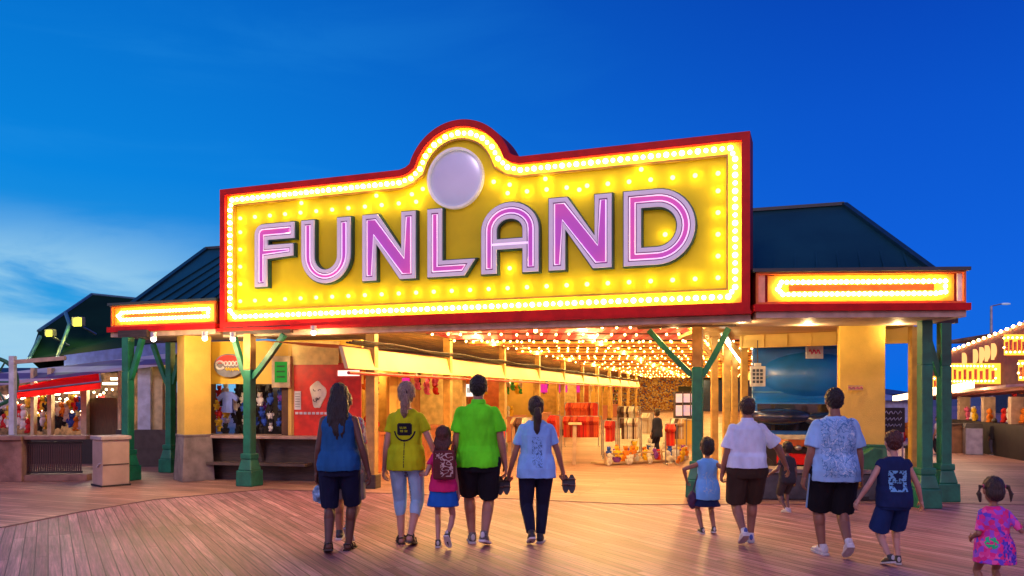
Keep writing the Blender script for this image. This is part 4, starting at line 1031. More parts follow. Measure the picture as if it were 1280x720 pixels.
# front scatter of bigger bulbs under the pink lining
for k in range(16):
    x = -1.9 + 5.6 * (k + .5) / 16 + random.uniform(-.1, .1); y = 13.6 - .22 * (x) + random.choice((0, .5, 1.3, 2.0)); 
    t = thing('ceiling_lamp', 'single round bulb hanging just inside under the pink lining', 'lamp', (x, y, 2.99 - .035 * (y - 13.5)), 0, 'single bulbs under the pink ceiling cloth')
    q = MB(); q.tube([(0, 0, .06), (0, 0, -.02)], .018, 8); q.build('socket', white, t)
    link('bulb', bulb_lamp, t, (0, 0, -.055)); lamp_at(t, (0, 0, -.13), 44)
# arcade posts, left line
posts_y = [14.0, 17.9, 22.4, 26.7, 31.0, 35.3, 39.6, 44, 48.5, 53, 58]
for i, y in enumerate(posts_y):
    t = thing('arcade_post', ['ochre arcade post left of the blonde woman', 'ochre arcade post just left of the man in lime green', 'ochre arcade post right of the man in lime green', 'ochre arcade post beside the ponytail of the woman in light blue', 'ochre arcade post at the near end of the red clothes rail'][i] if i < 5 else 'slim ochre post far down the line of arcade shops', 'post', (AX(y), y, 0), math.atan(-KA), 'posts along the arcade shops')
    q = MB(); q.cbox((0, 0, 1.5), (.17, .17, 3.0)); q.build('shaft', brown_post, t, bevel=.012)
    q = MB(); q.cbox((0, 0, .12), (.24, .24, .24)); q.build('base', darkwood, t, bevel=.012)
# cream fascia with cables along the shop line, as one canopy front
can = thing('shop_canopy', 'long cream yellow canopy board with cable bundles over the arcade shops', 'canopy', (0, 14, 0))
def SP(y, off, z): return (AX(y) + off, y - 14, z)
q = MB(); ya, yb2 = 12.9, 60
fz0, fz1 = 2.06, 2.42
q.add([SP(ya, .10, fz0), SP(yb2, .10, fz0), SP(yb2, .0, fz1), SP(ya, .0, fz1), SP(ya, .04, fz0), SP(yb2, .04, fz0), SP(yb2, -.06, fz1), SP(ya, -.06, fz1)], [(0, 1, 2, 3), (7, 6, 5, 4), (0, 4, 5, 1), (3, 2, 6, 7), (0, 3, 7, 4), (1, 5, 6, 2)])
q.build('board', mat('cream_board', (.78, .60, .25), rough=.6, var=.12, scale=1.2), can)
q = MB()
for j in range(3):
    q.tube([Vector(SP(y, .07 + .05 * j, 2.48 + .02 * j + .02 * math.sin(y * 1.7 + j))) for y in [12.9 + k * .8 for k in range(58)]], .018, 5)
q.build('cable_bundle', cable, can)
q = MB(); q.tube([SP(y, .10, 1.99) for y in (12.9, 60)], .03, 6); q.build('red_rail', mat('red_rail', (.5, .04, .03)), can)
q = MB(); q.add([SP(12.9, -1.4, 2.52), SP(60, -1.4, 2.52), SP(60, -.02, 2.44), SP(12.9, -.02, 2.44)], [(0, 1, 2, 3)]); q.build('roof_board', orange, can)
# low white bulbs string at canopy rear edge
# booths
booth_m = [ywall, mat('ochre_board', (.60, .36, .09)), mat('pale_yellow_board', (.78, .62, .28)), mat('rust_board', (.45, .10, .03))]
def toy_mesh(r):
    q = MB(); q.ell((0, 0, 0), (r, r * .8, r * 1.15), 10, 7); q.ell((0, -.1 * r, r * 1.55), r * .72, 10, 7)
    for s_ in (-1, 1):
        q.ell((s_ * r * .55, 0, r * 2.1), r * .26, 7, 5); q.ell((s_ * r * 1.0, -.2 * r, r * .35), (r * .32, r * .3, r * .6), 7, 5); q.ell((s_ * r * .5, -.4 * r, -r * 1.0), (r * .36, r * .5, r * .36), 7, 5)
    return q
toy_cols = [('red', (.6, .02, .02)), ('white', (.75, .72, .68)), ('blue', (.03, .10, .55)), ('yellow', (.80, .50, .03)), ('pink', (.80, .15, .35)), ('green', (.05, .40, .08)), ('black', (.02, .02, .025)), ('orange', (.75, .22, .02)), ('purple', (.22, .05, .45))]
toys = [(n_, toy_mesh(.09).mesh('plush_toy', mat(n_ + '_plush', c_, rough=.95, bump=.6, bscale=60), True)) for n_, c_ in toy_cols]
def toy(fr, x, y, z, cols, where, group, sc_=1.0):
    k = random.choice(cols); n_, me = toys[k]; p = fr.world(x, y, z)
    o = link('plush_toy', me, None, p, (random.uniform(-.2, .2), 0, fr.ang + random.uniform(-.5, .5)), (sc_,) * 3)
    props(o, f'{n_} plush toy {where}', 'toy', group)
AF = Frame((AX(14) - 1.0, 14), (AX(60) - 1.0, 60))     # shop fronts face +x: local +y points left/back
# flip: build with local y inward = away from aisle
def shop_bay(i, y0, y1):
    u = (y0 - 14) * math.sqrt(1 + KA * KA); v = (y1 - 14) * math.sqrt(1 + KA * KA)
    names = ['shop with dark shelves and a wall television behind the blonde woman', 'booth with pink lit panel behind the man in lime green', 'booth with small white lit board left of the woman in light blue', 'booth with pale boards behind the woman in light blue', 'booth with magenta pelmet behind the red clothes rail']
    t = AF.root('game_booth', names[i] if i < 5 else 'open booth far down the arcade with mixed goods', 'booth', 'booths along the arcade')
    t.location = AF.world(u, 0)
    w_ = v - u - .06
    m = booth_m[i % 4]
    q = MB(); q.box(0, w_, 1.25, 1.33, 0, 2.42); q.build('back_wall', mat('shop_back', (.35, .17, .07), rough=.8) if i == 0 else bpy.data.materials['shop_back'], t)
    if i: q = MB(); q.box(-.05, .02, .0, 1.25, 0, 2.42); q.build('side_wall', m, t)
    q = MB(); q.box(w_ * (.72 if i == 0 else .93), w_ - .001, .0, .07, 0, 2.1); q.build('front_panel', [ywall, booth_m[2], booth_m[2], booth_m[1]][i % 4], t)
    q = MB(); q.box(0.03, w_ * .66 - .01, .0, .45, .78, .84); q.box(.05, w_ * .66 - .03, .05, .10, 0, .778); q.build('counter', mat('orange_counter', (.45, .10, .03), rough=.4) if i == 0 else bpy.data.materials['orange_counter'], t)
    q = MB()
    for z in (1.2, 1.55, 1.9): q.box(.05, w_ * .64, 1.0, 1.24, z, z + .03)
    for z in (.27, .63, .99, 1.33, 1.67, 1.97): q.box(w_ - .22, w_ - .06, .08, 1.2, z, z + .02)
    q.build('shelf', darkwood, t)
    q = MB(); q.box(.2, w_ * .6, .3, .36, 2.2, 2.24); q.build('shop_light', tube_y, t); lamp_at(t, (w_ * .35, .33, 2.12), 30); lamp_at(t, (w_ * .75, .5, 2.2), 30)
    if i == 0: globals()['goods_m'] = blotches('mixed_prizes', [(.55, .05, .03), (.75, .55, .10), (.04, .12, .40), (.70, .66, .58), (.05, .30, .08), (.02, .02, .03), (.65, .20, .35), (.10, .05, .04)], 9)
    q = MB()
    for z in (.86, 1.24, 1.59, 1.94):
        x = .1
        while x < w_ * .66:
            ww_ = random.uniform(.07, .16); hh_ = random.uniform(.14, .30); yy_ = random.uniform(.98, 1.08)
            if random.random() < .5: q.box(x, x + ww_, yy_, yy_ + .12, z, z + hh_)
            else: q.ell((x + ww_ / 2, yy_ + .05, z + hh_ / 2), (ww_ / 2, .07, hh_ / 2), 8, 6)
            x += ww_ + .02
    gm_ = random.random
    for z in (.30, .66, 1.02, 1.36, 1.70, 2.0):
        y = .10
        while y < 1.15:
            ww_ = random.uniform(.05, .13); hh_ = random.uniform(.12, .30); x_ = w_ - .08 - random.uniform(0, .06)
            if random.random() < .45: q.box(x_ - .10, x_, y, y + ww_, z, z + hh_)
            else: q.ell((x_ - .04, y + ww_ / 2, z + hh_ / 2), (.06, ww_ / 2, hh_ / 2), 8, 6)
            y += ww_ + .015
    gd_ = q.build('goods', goods_m, t); gd_['kind'] = 'stuff'
    cols = [[0, 1, 3, 6, 7], [0, 1, 4, 6], [0, 1, 3, 7], [3, 5, 7, 1], [0, 8, 2, 4, 3]][i % 5]
    fr = Frame(AF.world(u, 0)[:2], AF.world(v, 0)[:2])
    where = ['on the shelves of the shop behind the blonde woman', 'on the shelves of the booth behind the man in lime green', 'on the shelves of the booth left of the woman in light blue', 'on the shelves of the booth behind the woman in light blue', 'in the booth behind the red clothes rail'][i] if i < 5 else 'in one of the far arcade booths'
    nt_ = 7 if i < 5 else 4
    wh2 = ['in the shop behind the blonde woman', 'in the booth behind the man in lime green', 'in the booth left of the woman in light blue', 'in the booth behind the woman in light blue', 'in the booth behind the red clothes rail'][i] if i < 5 else 'in one of the far arcade booths'
    where = wh2
    for z in (1.30,) if i < 5 else ():
        for k in range(nt_): toy(fr, .15 + (w_ * .62 - .2) * (k + .5) / nt_, 1.1, z, cols, where, 'plush toys in the arcade booths', random.uniform(.85, 1.2))
    for k in range(10 if i < 5 else 3): toy(fr, .12 + (w_ * .66 - .2) * (k + .5) / (10 if i < 5 else 3), .12 + .1 * (k % 2), 1.72 + .12 * (k % 3), cols, where, 'plush toys in the arcade booths', 1.0)
    for k in range(4 if i < 5 else 0): toy(fr, .2 + k * .42, .2, .96, cols, where, 'plush toys in the arcade booths', 1.15)
    if i == 0:
        q = MB(); q.box(.25, 1.1, .85, .92, 1.45, 1.95); q.build('television', glassd, t)
    if i in (1, 4, 5, 6):
        q = MB(); q.box(.1, (.75 if i == 1 else w_ * .5), .02, .06, 1.66, 2.0); q.build('magenta_pelmet', glow('magenta_panel', (.85, .03, .28), 1.1) if i == 1 else bpy.data.materials['magenta_panel'], t)
    if i == 2:
        q = MB(); q.box(.3, 1.7, .02, .06, 1.55, 1.9); bd = q.build('lit_board', glow('white_panel', (.9, .8, .7), 1.5), t)
        q = MB()
        for k in range(7): q.box(.42 + k * .17, .42 + k * .17 + .1, .012, .018, 1.66, 1.8)
        q.build('lettering', darkwood, bd)
for i in range(len(posts_y) - 1): shop_bay(i, posts_y[i] - .3 if i else 15.4, posts_y[i + 1])

# ---------------- front booth at the left
FB = Frame(P(222, 600, 15.7)[:2], P(452, 600, 14.95)[:2])
bo = FB.root('front_booth', 'booth with dark wood counter, prize window, yellow sign board and red wall panel', 'booth')
def FX(px, yl=0): return FB.loc(px, 490, yl)[0]
def FZ(px, py, yl=0): return FB.loc(px, py, yl)[1]
W1 = FB.len
q = MB(); q.box(FX(250), W1, .0, .10, FZ(300, 480), 2.66); 
q.build('upper_board', mat('golden_board', (.80, .52, .05), rough=.5, var=.12, scale=2), bo)
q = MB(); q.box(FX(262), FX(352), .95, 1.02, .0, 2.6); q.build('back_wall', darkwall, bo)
q = MB(); q.box(FX(233), FX(238), -.05, .9, 0, 2.66); q.build('side_wall', mat('brown_panel', (.12, .05, .025)), bo); q = MB(); q.box(FX(352) , FX(366), .0, .9, .0, FZ(355, 484)); q.build('side_wall', bpy.data.materials['brown_panel'], bo)
q = MB(); q.box(FX(235), W1 + .2, -.30, .35, .80, .855); q.build('counter_top', mat('pale_counter', (.42, .28, .22), rough=.4), bo, bevel=.008)
q = MB(); q.box(FX(240), W1 + .15, -.05, .05, 0, .798); q.build('counter_front', darkwood, bo)
for px in (262, 330): q = MB(); q.add([(FX(px), -.28, .79), (FX(px) + .05, -.28, .79), (FX(px) + .05, -.055, .35), (FX(px), -.055, .35), (FX(px), -.055, .79), (FX(px) + .05, -.055, .79)], [(0, 1, 2, 3), (0, 3, 4), (1, 5, 2), (0, 4, 5, 1), (4, 3, 2, 5)]); q.build('bracket', darkwood, bo)
q = MB(); q.box(FX(250), FX(392), -.38, -.06, .30, .35); q.build('foot_bench', mat('bench_board', (.09, .06, .05)), bo)
q = MB(); q.box(FX(368), W1 - .0, -.02, -.002, .857, FZ(400, 454)); rp_ = q.build('red_panel', mat('red_wall_panel', (.72, .030, .010), rough=.45), bo)
q = MB(); q.box(FX(366), FX(425), -.045, -.003, FZ(390, 454) + .002, FZ(390, 427)); q.box(FX(368), FX(424), -.055, -.046, FZ(390, 456), FZ(390, 453)); q.build('cream_header', mat('cream_header', (.80, .62, .25), rough=.6), bo)
q = MB(); q.box(FX(366.5), FX(368), -.035, -.003, .86, FZ(367, 454)); q.box(FX(362), FX(366.3), -.06, 0, .86, 2.62); q.build('door_frame', ywall, bo)
# plaque shape on the red panel, notice and lettering line
q = MB(); cxp, czp = FX(398), FZ(398, 494)
o_ = [(.14 * math.cos(t) * (1 + .18 * math.sin(3 * t + 1)) * (1 + .25 * math.sin(t)), .24 * math.sin(t) * (1 + .07 * math.sin(5 * t))) for t in [k / 36 * 2 * math.pi for k in range(36)]]
q.plate([[(cxp + x * 1.05, czp + z * 1.05) for x, z in o_]], -.04, -.021); pq = q.build('white_plaque', mat('plaque_cream', (.80, .74, .55), rough=.5), rp_)
q = MB()
for k in range(7):
    a = random.uniform(0, 6); xx = cxp + random.uniform(-.07, .07); zz = czp + random.uniform(-.13, .12); q.tube([(xx + .03 * math.cos(a + s_), -.045, zz + .03 * math.sin(a + s_)) for s_ in (0, .8, 1.6, 2.4)], .007, 5)
q.build('doodle', darkwood, pq)
q = MB(); q.box(FX(369), FX(377), -.035, -.021, FZ(372, 512), FZ(372, 489)); nt_ = q.build('paper_notice', white, rp_)
q = MB()
for k in range(6): q.box(FX(370), FX(376), -.038, -.0355, FZ(372, 492 + k * 3.2) - .012, FZ(372, 492 + k * 3.2))
q.build('printing', mat('grey_print', (.2, .2, .2)), nt_)
q = MB()
for k in range(9): q.box(FX(370 + k * 5.2), FX(373.6 + k * 5.2), -.03, -.021, FZ(390, 518), FZ(390, 515))
q.build('small_lettering', white, rp_)
q = MB(); q.box(FX(423), FX(450), -.03, -.003, FZ(430, 470), FZ(430, 463)); q.build('white_trim', glow('lit_pelmet', (1, .75, .65), 1.6), bo)
# oval sign
t = FB.root('oval_sign', 'grey oval sign with red top, white and yellow script over the prize window', 'sign'); t.location = FB.world(FX(289), -.06, FZ(289, 457))
rx_, rz_ = .31, .225
q = MB(); q.plate([[(rx_ * math.cos(a), rz_ * math.sin(a)) for a in [k / 40 * 2 * math.pi for k in range(40)]]], -.04, .055); q.build('oval_board', mat('grey_oval', (.22, .23, .26)), t)
q = MB(); q.plate([[(rx_ * .92 * math.cos(a), rz_ * .90 * math.sin(a)) for a in [R(10 + k * 8) for k in range(21)]]], -.046, -.041); q.build('red_half', mat('oval_red', (.65, .04, .03)), t)
def text(s, size, loc, m, parent, name='lettering', rot=(R(90), 0, 0), ext=.006, shear=0, align='CENTER', sx=1):
    cu = bpy.data.curves.new('t', 'FONT'); cu.body = s; cu.size = size; cu.extrude = ext; cu.align_x = align; cu.align_y = 'CENTER'; cu.shear = shear; cu.offset = size * .018
    o = bpy.data.objects.new('t', cu); COL.objects.link(o); dg = bpy.context.evaluated_depsgraph_get(); dg.update()
    me = bpy.data.meshes.new_from_object(o.evaluated_get(dg)); bpy.data.objects.remove(o); me.materials.clear(); me.materials.append(m)
    return link(name, me, parent, loc, rot, (sx, 1, 1))
q = MB(); q.tube([(-.17 + .085 * math.cos(R(a)), -.052, .005 + .075 * math.sin(R(a))) for a in range(30, 340, 20)], .022, 6)
for k in range(4): q.tube([(-.05 + k * .075 + .032 * math.cos(R(a)), -.05, .035 + .04 * math.sin(R(a))) for a in range(0, 361, 40)], .014, 6)
q.build('white_script', white, t)
q = MB(); q.tube([(-.06 + k * .018, -.05, -.075 + .03 * math.sin(k * 1.9)) for k in range(17)], .015, 6); q.build('yellow_script', mat('script_yellow', (.85, .6, .03)), t)
# white box with green screen
t = FB.root('lit_menu_box', 'cream framed box with bright green lit panel beside the oval sign', 'light box'); t.location = FB.world(FX(355), -.10, FZ(355, 465))
q = MB(); q.box(-.19, .19, -.03, .095, -.30, .30); q.build('frame', cream, t, bevel=.01)
q = MB(); q.box(-.12, .13, -.036, -.031, -.20, .19); gp_ = q.build('green_panel', glow('green_screen', (.05, .40, .05), .7), t)
q = MB()
for k in range(3): q.box(-.08, .09, -.04, -.037, .09 - k * .1, .12 - k * .1)
q.build('lines', mat('dark_green_lines', (.02, .15, .03)), gp_)
# window prizes
for i, z in enumerate((.93, 1.08, 1.23, 1.38, 1.53, 1.68)):
    for k in range(8):
        px = 268 + k * 11.5
        c = [1, 3, 6, 0] if k < 2 else [6, 2, 8, 6, 6, 6, 1]
        toy(FB, FX(px, .4), .5 + random.uniform(-.1, .1), z + random.uniform(-.04, .04), c, 'hanging in the prize window of the front booth', 'plush toys in the prize window', random.uniform(.5, .85))
t = FB.root('hanging_shirt', 'pale blue shirt hanging in the prize window', 'shirt'); t.location = FB.world(FX(285, .2), .2, FZ(285, 503, .2))
q = MB(); q.plate([[(-.10, -.2), (.10, -.2), (.10, .08), (.19, .02), (.22, .10), (.09, .21), (-.09, .21), (-.22, .10), (-.19, .02), (-.10, .08)]], -.03, .03); q.build('garment', mat('periwinkle_cloth', (.16, .24, .75), em=(.16, .24, .75), es=0), t)
q = MB(); q.box(FX(268), FX(350), .85, .9, 1.98, 2.02); q.build('window_light', tube_y, bo); lamp_at(bo, (FX(310), .8, 1.93), 8, (1, .8, .6))

# ---------------- columns
def column(px0, px1, yc, Y, zt_, label, base_m, rot, size, bh, base_w):
    p = P((px0 + px1) / 2, 490, Y); t = thing('square_column', label, 'column', (p.x, p.y, 0), rot, 'yellow stucco columns')
    q = MB(); q.cbox((0, 0, (bh + zt_) / 2), (size, size, zt_ - bh)); q.build('shaft', stucco, t, bevel=.01)
    q = MB(); q.cbox((0, 0, bh / 2), (base_w, base_w, bh), 0, size / base_w * 1.05); q.build('base', base_m, t, bevel=.01)
    q = MB(); q.cbox((0, 0, bh + .02), (size + .05, size + .05, .04)); q.build('moulding', base_m, t, bevel=.008)
column(220, 265, 0, 15.3, 2.95, 'yellow stucco column on grey stone base left of the prize booth', stone, R(38), .49, .84, .60)
column(1049, 1102, 0, 12.9, 2.95, 'broad yellow column with green base behind the man in printed T-shirt', green_l, R(-19), .66, .82, .84)

# ---------------- green posts
def brace(q, x0, z0, x1, z1, w_=.12, curve=.08):
    pts = []
    w_ = w_ * .72; curve = curve * .25
    for k in range(9):
        f = k / 8; x = x0 + (x1 - x0) * f; z = z0 + (z1 - z0) * f - curve * math.sin(math.pi * f)
        pts.append((x, z))
    for a, b in zip(pts, pts[1:]): q.bar((a[0], 0, a[1]), (b[0], 0, b[1]), w_, w_ * (1 + .0))
def green_post(px, py, label, arms=(1, 1), yj=1.98, zt_=2.72, wide=.165, cream_top=True, arm=.78, rz=None):
    g = G(px, py); t = thing('green_post', label, 'post', g, FR.ang if rz is None else rz, 'green posts holding up the marquee')
    q = MB(); q.cbox((0, 0, (.5 + yj + .1) / 2), (wide, wide, yj + .1 - .5)); q.build('shaft', green, t, bevel=.018)
    q = MB(); q.cbox((0, 0, .14), (.34, .34, .28), 0, .97); q.cbox((0, 0, .38), (.29, .29, .20), 0, .72); q.cbox((0, 0, .53), (.23, .23, .10)); q.build('pedestal', green, t, bevel=.015)
    q = MB(); q.cbox((0, 0, (yj + .102 + zt_) / 2), (wide * .92, wide * .92, zt_ - yj - .102)); q.build('upper_shaft', brown_post if cream_top else green, t)
    if any(arms): q = MB(); q.box(-arm * arms[0] - .18, arm * arms[1] + .18, -.07, .07, zt_ - .002, zt_ + .13); q.build('header', darkwood, t)
    for s_, a in ((-1, arms[0]), (1, arms[1])):
        if a:
            q = MB(); brace(q, s_ * .07, yj - .05, s_ * arm * a, zt_ - .03); q.build('brace_arm', green, t)
    return t
green_post(312, 607, 'green post with forked arms in front of the prize booth', (.45, .95))
green_post(872, 621, 'green post with forked arms behind the small girl in light blue', (1.0, .62))
green_post(160, 600, 'green post at the corner beside the trash bin', (.0, .45), cream_top=False)
green_post(213, 590, 'slim green post left of the stone based column', (.6, .42), cream_top=False, yj=1.9, wide=.15)
green_post(1156, 634, 'nearer green post of the right hand pair', (.0, .0), cream_top=False, zt_=2.74, rz=0)
green_post(1180, 626, 'outer green post of the right hand pair, with a square block base', (.4, .0), cream_top=False, zt_=2.74, rz=0)
t = thing('yellow_pole', 'narrow ochre yellow pole just left of the paired green posts', 'post', G(1141, 617))
q = MB(); q.cbox((0, 0, 1.38), (.10, .14, 2.76)); q.build('shaft', mat('ochre_pole', (.60, .36, .06)), t, bevel=.01); q = MB(); q.cbox((0, 0, .08), (.2, .2, .16)); q.build('foot', stone, t)

# ---------------- right wing ceiling, header, fluorescent strip, columns of the arcade right side
wing = thing('wing_ceiling', 'yellow boarded ceiling and header over the right hand corner', 'ceiling', (WR.o.x, WR.o.y, 0))
q = MB(); q.add([(-.3, .6, 2.74), (WR.len - .02, .45, 2.74), (WR.len + .4, 4.6, 2.74), (-.1, 4.8, 2.74), (-.3, .6, 2.80), (WR.len - .02, .45, 2.80), (WR.len + .4, 4.6, 2.80), (-.1, 4.8, 2.80)], [(0, 3, 2, 1), (4, 5, 6, 7), (0, 1, 5, 4), (1, 2, 6, 5), (2, 3, 7, 6), (3, 0, 4, 7)])
q.build('ceiling_board', planks('yellow_soffit_boards', 0, .2, 3, [(.62, .38, .08), (.72, .46, .11), (.78, .52, .14)]), wing)
hd_ = Frame(P(926, 430, 15.0)[:2], P(1142, 430, 13.4)[:2])
h_o = Vector((hd_.o.x - WR.o.x, hd_.o.y - WR.o.y, 0))
q = MB(); q.box(0, hd_.len, -.05, .05, 2.50, 2.86)
for k in range(7): q.box(hd_.len * k / 7, hd_.len * k / 7 + .04, -.07, -.051, 2.5, 2.73)
q.build('header', ywall, wing, loc=h_o, rot=(0, 0, hd_.ang))
for i, (px, Y, w_) in enumerate(((893, 15.2, .12), (908, 17.5, .14), (918, 20.5, .14), (930, 15.5, .12))):
    p = P(px, 490, Y); t = thing('arcade_pier', ['thin ochre pier right behind the green post', 'ochre pier second right of the green post', 'ochre pier third right of the green post', 'ochre pier next to the hanging notice board'][i], 'post', (p.x, p.y, 0), 0, 'piers on the right side of the arcade')
    q = MB(); q.cbox((0, 0, 1.5), (w_, w_, 3.0)); q.build('shaft', brown_post, t); q = MB(); q.bar((0, 0, 2.3), (-.5, 0, 2.95), .08); q.build('brace_arm', brown_post, t)
p0, p1 = P(904, 420, 13.5), P(928, 456, 23.0); p1.z = 2.47
t = thing('fluorescent_lamp', 'long glowing fluorescent strip hanging under the ceiling right of the green post', 'lamp', (p0 + p1) / 2)
q = MB(); m_ = (p0 + p1) / 2; q.tube([p0 - m_, p1 - m_], .035, 8); q.build('tube', tube_m, t, True); q = MB(); q.bar(p0 - m_ + Vector((0, 0, .05)), p1 - m_ + Vector((0, 0, .05)), .10, .03); q.build('housing', white, t)
DL = ((842, 403, 12.9, 'left of the head of the green post with forked arms', 25), (927, 399, 11.9, 'under the red ledge near the right sign corner', 25), (192, 424, 13.8, 'under the left marquee, added to light the trash bin', 85), (291, 424, 13.9, 'above the green post before the prize booth', 40), (256, 423, 13.9, 'before the stone based yellow column, added to light it', 40), (392, 416, 13.6, 'over the red wall panel, added to brighten the booth', 45), (1010, 402, 12.4, 'over the blue ride', 30), (1122, 402, 12.3, 'just left of the paired green posts', 18))  # spots by trash bin, stone column and red panel are added fill lights
for i, (px, py, yy, wh, wt) in enumerate(DL):
    p = P(px, py, yy); t = thing('downlight', 'small round spotlight glowing ' + wh, 'lamp', p); lamp_at(t, (0, 0, -.12), wt, (1, .66, .28))
    link('bulb', ico('bulb', .045, 2, tube_m), t); q = MB(); q.tube([(0, 0, .03), (0, 0, .12)], .05, 10); q.build('can', white, t)

# ---------------- goods in the arcade aisle
garm = {}
def garment(c, n_): 
    if n_ in garm: return garm[n_]
    q = MB(); q.plate([[(-.13, -.62), (.13, -.60), (.14, -.12), (.20, -.2), (.25, -.12), (.10, .02), (-.10, .02), (-.25, -.12), (-.20, -.2), (-.14, -.12)]], -.035, .035)
    me = q.mesh('hanging_garment', mat(n_ + '_cloth', c, rough=.9, var=.4, scale=6, stretch=(4, 4, .6))); garm[n_] = me; return me
def rail(px0, px1, py, ztop, cols, label, n, grp, gl):
    a, b = G(px0, py), G(px1, py); fr = Frame(a[:2], b[:2]); t = fr.root('clothes_rail', label, 'clothes rail', 'clothes rails in the arcade')
    q = MB(); q.tube([(0, 0, ztop), (fr.len, 0, ztop)], .015, 6)
    for x in (0, fr.len): q.tube([(x, 0, ztop), (x, 0, .05)], .015, 6); q.tube([(x, -.25, .04), (x, .25, .04)], .015, 6)
    q.build('frame', metal, t)
    for k in range(n):
        c = random.choice(cols); x = .08 + (fr.len - .16) * (k + .5) / n
        o = link('hanging_garment', garment(c[1], c[0]), None, fr.world(x, 0, ztop - .02), (0, 0, fr.ang + R(random.uniform(58, 84))), (1, 1, ztop / 1.25))
        props(o, f'{c[0]} garment {gl}', 'garment', grp)
REDS = [('red', (.62, .02, .015)), ('dark red', (.35, .02, .02)), ('orange red', (.65, .09, .03))]
PALE = [('cream', (.70, .62, .50)), ('white', (.72, .70, .66)), ('tan', (.50, .32, .18)), ('dark brown', (.08, .04, .04))]
rail(702, 752, 571, 1.05, REDS, 'rail of red garments nearest the arcade posts', 15, 'garments on the left red rail', 'on the long red rail at the left')
rail(754, 770, 576, .98, REDS, 'short rail of red garments before the pale ones', 6, 'garments on the short red rail', 'on the short rail of red clothes')
rail(774, 802, 573, 1.02, PALE, 'rail of pale garments in the middle of the arcade', 10, 'garments on the pale rail', 'on the rail of pale clothes')
rail(838, 858, 572, 1.0, PALE, 'rail of pale and dark clothes right of the shopper in dark clothes', 7, 'garments on the right hand rail', 'on the rail right of the dark dressed shopper')
rail(603, 632, 590, 1.0, REDS, 'rail of red clothes between the lime green man and the light blue woman', 9, 'garments on the rail between the couple', 'on the rail between lime green man and light blue woman')
rail(686, 700, 574, 1.1, REDS, 'rail of red clothes just right of the woman in light blue', 5, 'garments on the rail beside the light blue woman', 'on the rail just right of the light blue woman')
rail(706, 748, 559, 1.35, REDS, 'high rail of red garments far behind the first one', 12, 'garments on the far red rail', 'on the high far red rail')
rail(772, 800, 561, 1.25, PALE, 'far rail of pale garments in the middle of the arcade', 9, 'garments on the far pale rail', 'on the far rail of pale clothes')
rail(800, 817, 566, 1.1, PALE, 'narrow rail of garments just left of the shopper in dark clothes', 6, 'garments on the narrow rail', 'on the narrow rail left of the dark dressed shopper')
rail(640, 664, 583, 1.1, PALE, 'rail of pale garments behind the woman in light blue', 7, 'garments on the rail behind the light blue woman', 'on the rail behind the light blue woman')
rail(832, 846, 582, .95, REDS, 'short rail of dark red clothes in front of the right hand pale rail', 5, 'garments on the short front rail', 'on the short rail in front of the right hand one')
# leaning bollard stand
g = G(718.5, 581); t = thing('wooden_stand', 'pale wooden post stand beside the red clothes rail', 'stand', g); q = MB(); q.bar((-.02, 0, 0), (0, 0, .92), .085); q.build('post', beige, t, bevel=.01); q = MB(); q.cbox((0, 0, .95), (.30, .22, .05)); q.build('top', cream, t)
# heaps of small goods on the floor display
for k in range(46):
    px = 756 + random.random() * 102; py = 570 + random.random() * 13; g = G(px, py)
    n_, me = toys[random.choice([0, 1, 1, 2, 3, 7, 8, 1])]
    o = link('plush_toy', me, None, (g.x, g.y, .10 + random.choice((0, 0, .16))), (random.uniform(-.4, .4), 0, random.uniform(0, 6)), (random.uniform(.6, 1.0),) * 3); props(o, f'{n_} plush toy lying in the low floor display before the clothes rails', 'toy', 'plush toys of the floor display')
g0 = G(756, 582); g1 = G(860, 576); fr = Frame(g0[:2], g1[:2]); t = fr.root('display_stand', 'low tray stand with goods before the pale clothes rails', 'stand')
q = MB(); q.box(0, fr.len, -.02, .55, .02, .05)
for x in (0, fr.len / 3, 2 * fr.len / 3, fr.len - .03): q.box(x, x + .03, .0, .03, .05, .30)
q.box(0, fr.len, .03, .05, .24, .27); q.build('tray', mat('tray_board', (.45, .30, .18)), t)
# claw machines with screens at the back
for k in range(3):
    px = 848 + k * 9.5; g = P(px, 490, 29 + k * .3); t = thing('arcade_machine', ['blue screened arcade machine, leftmost of three before the green post', 'blue screened arcade machine in the middle of three', 'blue screened arcade machine nearest the green post'][k], 'arcade machine', (g.x, g.y, 0), 0, 'arcade machines at the back')
    q = MB(); q.cbox((0, 0, .35), (.25, .5, .7)); q.cbox((0, .1, 1.2), (.25, .4, 1.0)); q.build('cabinet', mat('cabinet_dark', (.03, .02, .05)) if k == 0 else bpy.data.materials['cabinet_dark'], t)
    q = MB(); q.box(-.115, .115, -.115, -.101, .82, 1.2); q.box(-.115, .115, -.115, -.101, 1.3, 1.62)
    if k == 0:
        sm, nt_, b_ = new_mat('blue_screen'); tc_ = N(nt_, 'ShaderNodeTexCoord'); vr = N(nt_, 'ShaderNodeTexVoronoi'); vr.inputs['Scale'].default_value = 9; L(nt_, tc_.outputs['Object'], vr.inputs['Vector'])
        rp2 = N(nt_, 'ShaderNodeValToRGB'); rp2.color_ramp.elements[0].color = (.03, .08, .6, 1); rp2.color_ramp.elements[1].color = (.8, .25, .3, 1); x2 = rp2.color_ramp.elements.new(.55); x2.color = (.04, .06, .35, 1); L(nt_, vr.outputs['Color'], rp2.inputs['Fac']); L(nt_, rp2.outputs[0], b_.inputs['Emission Color']); b_.inputs['Emission Strength'].default_value = .8
    q.build('screen', sm, t)
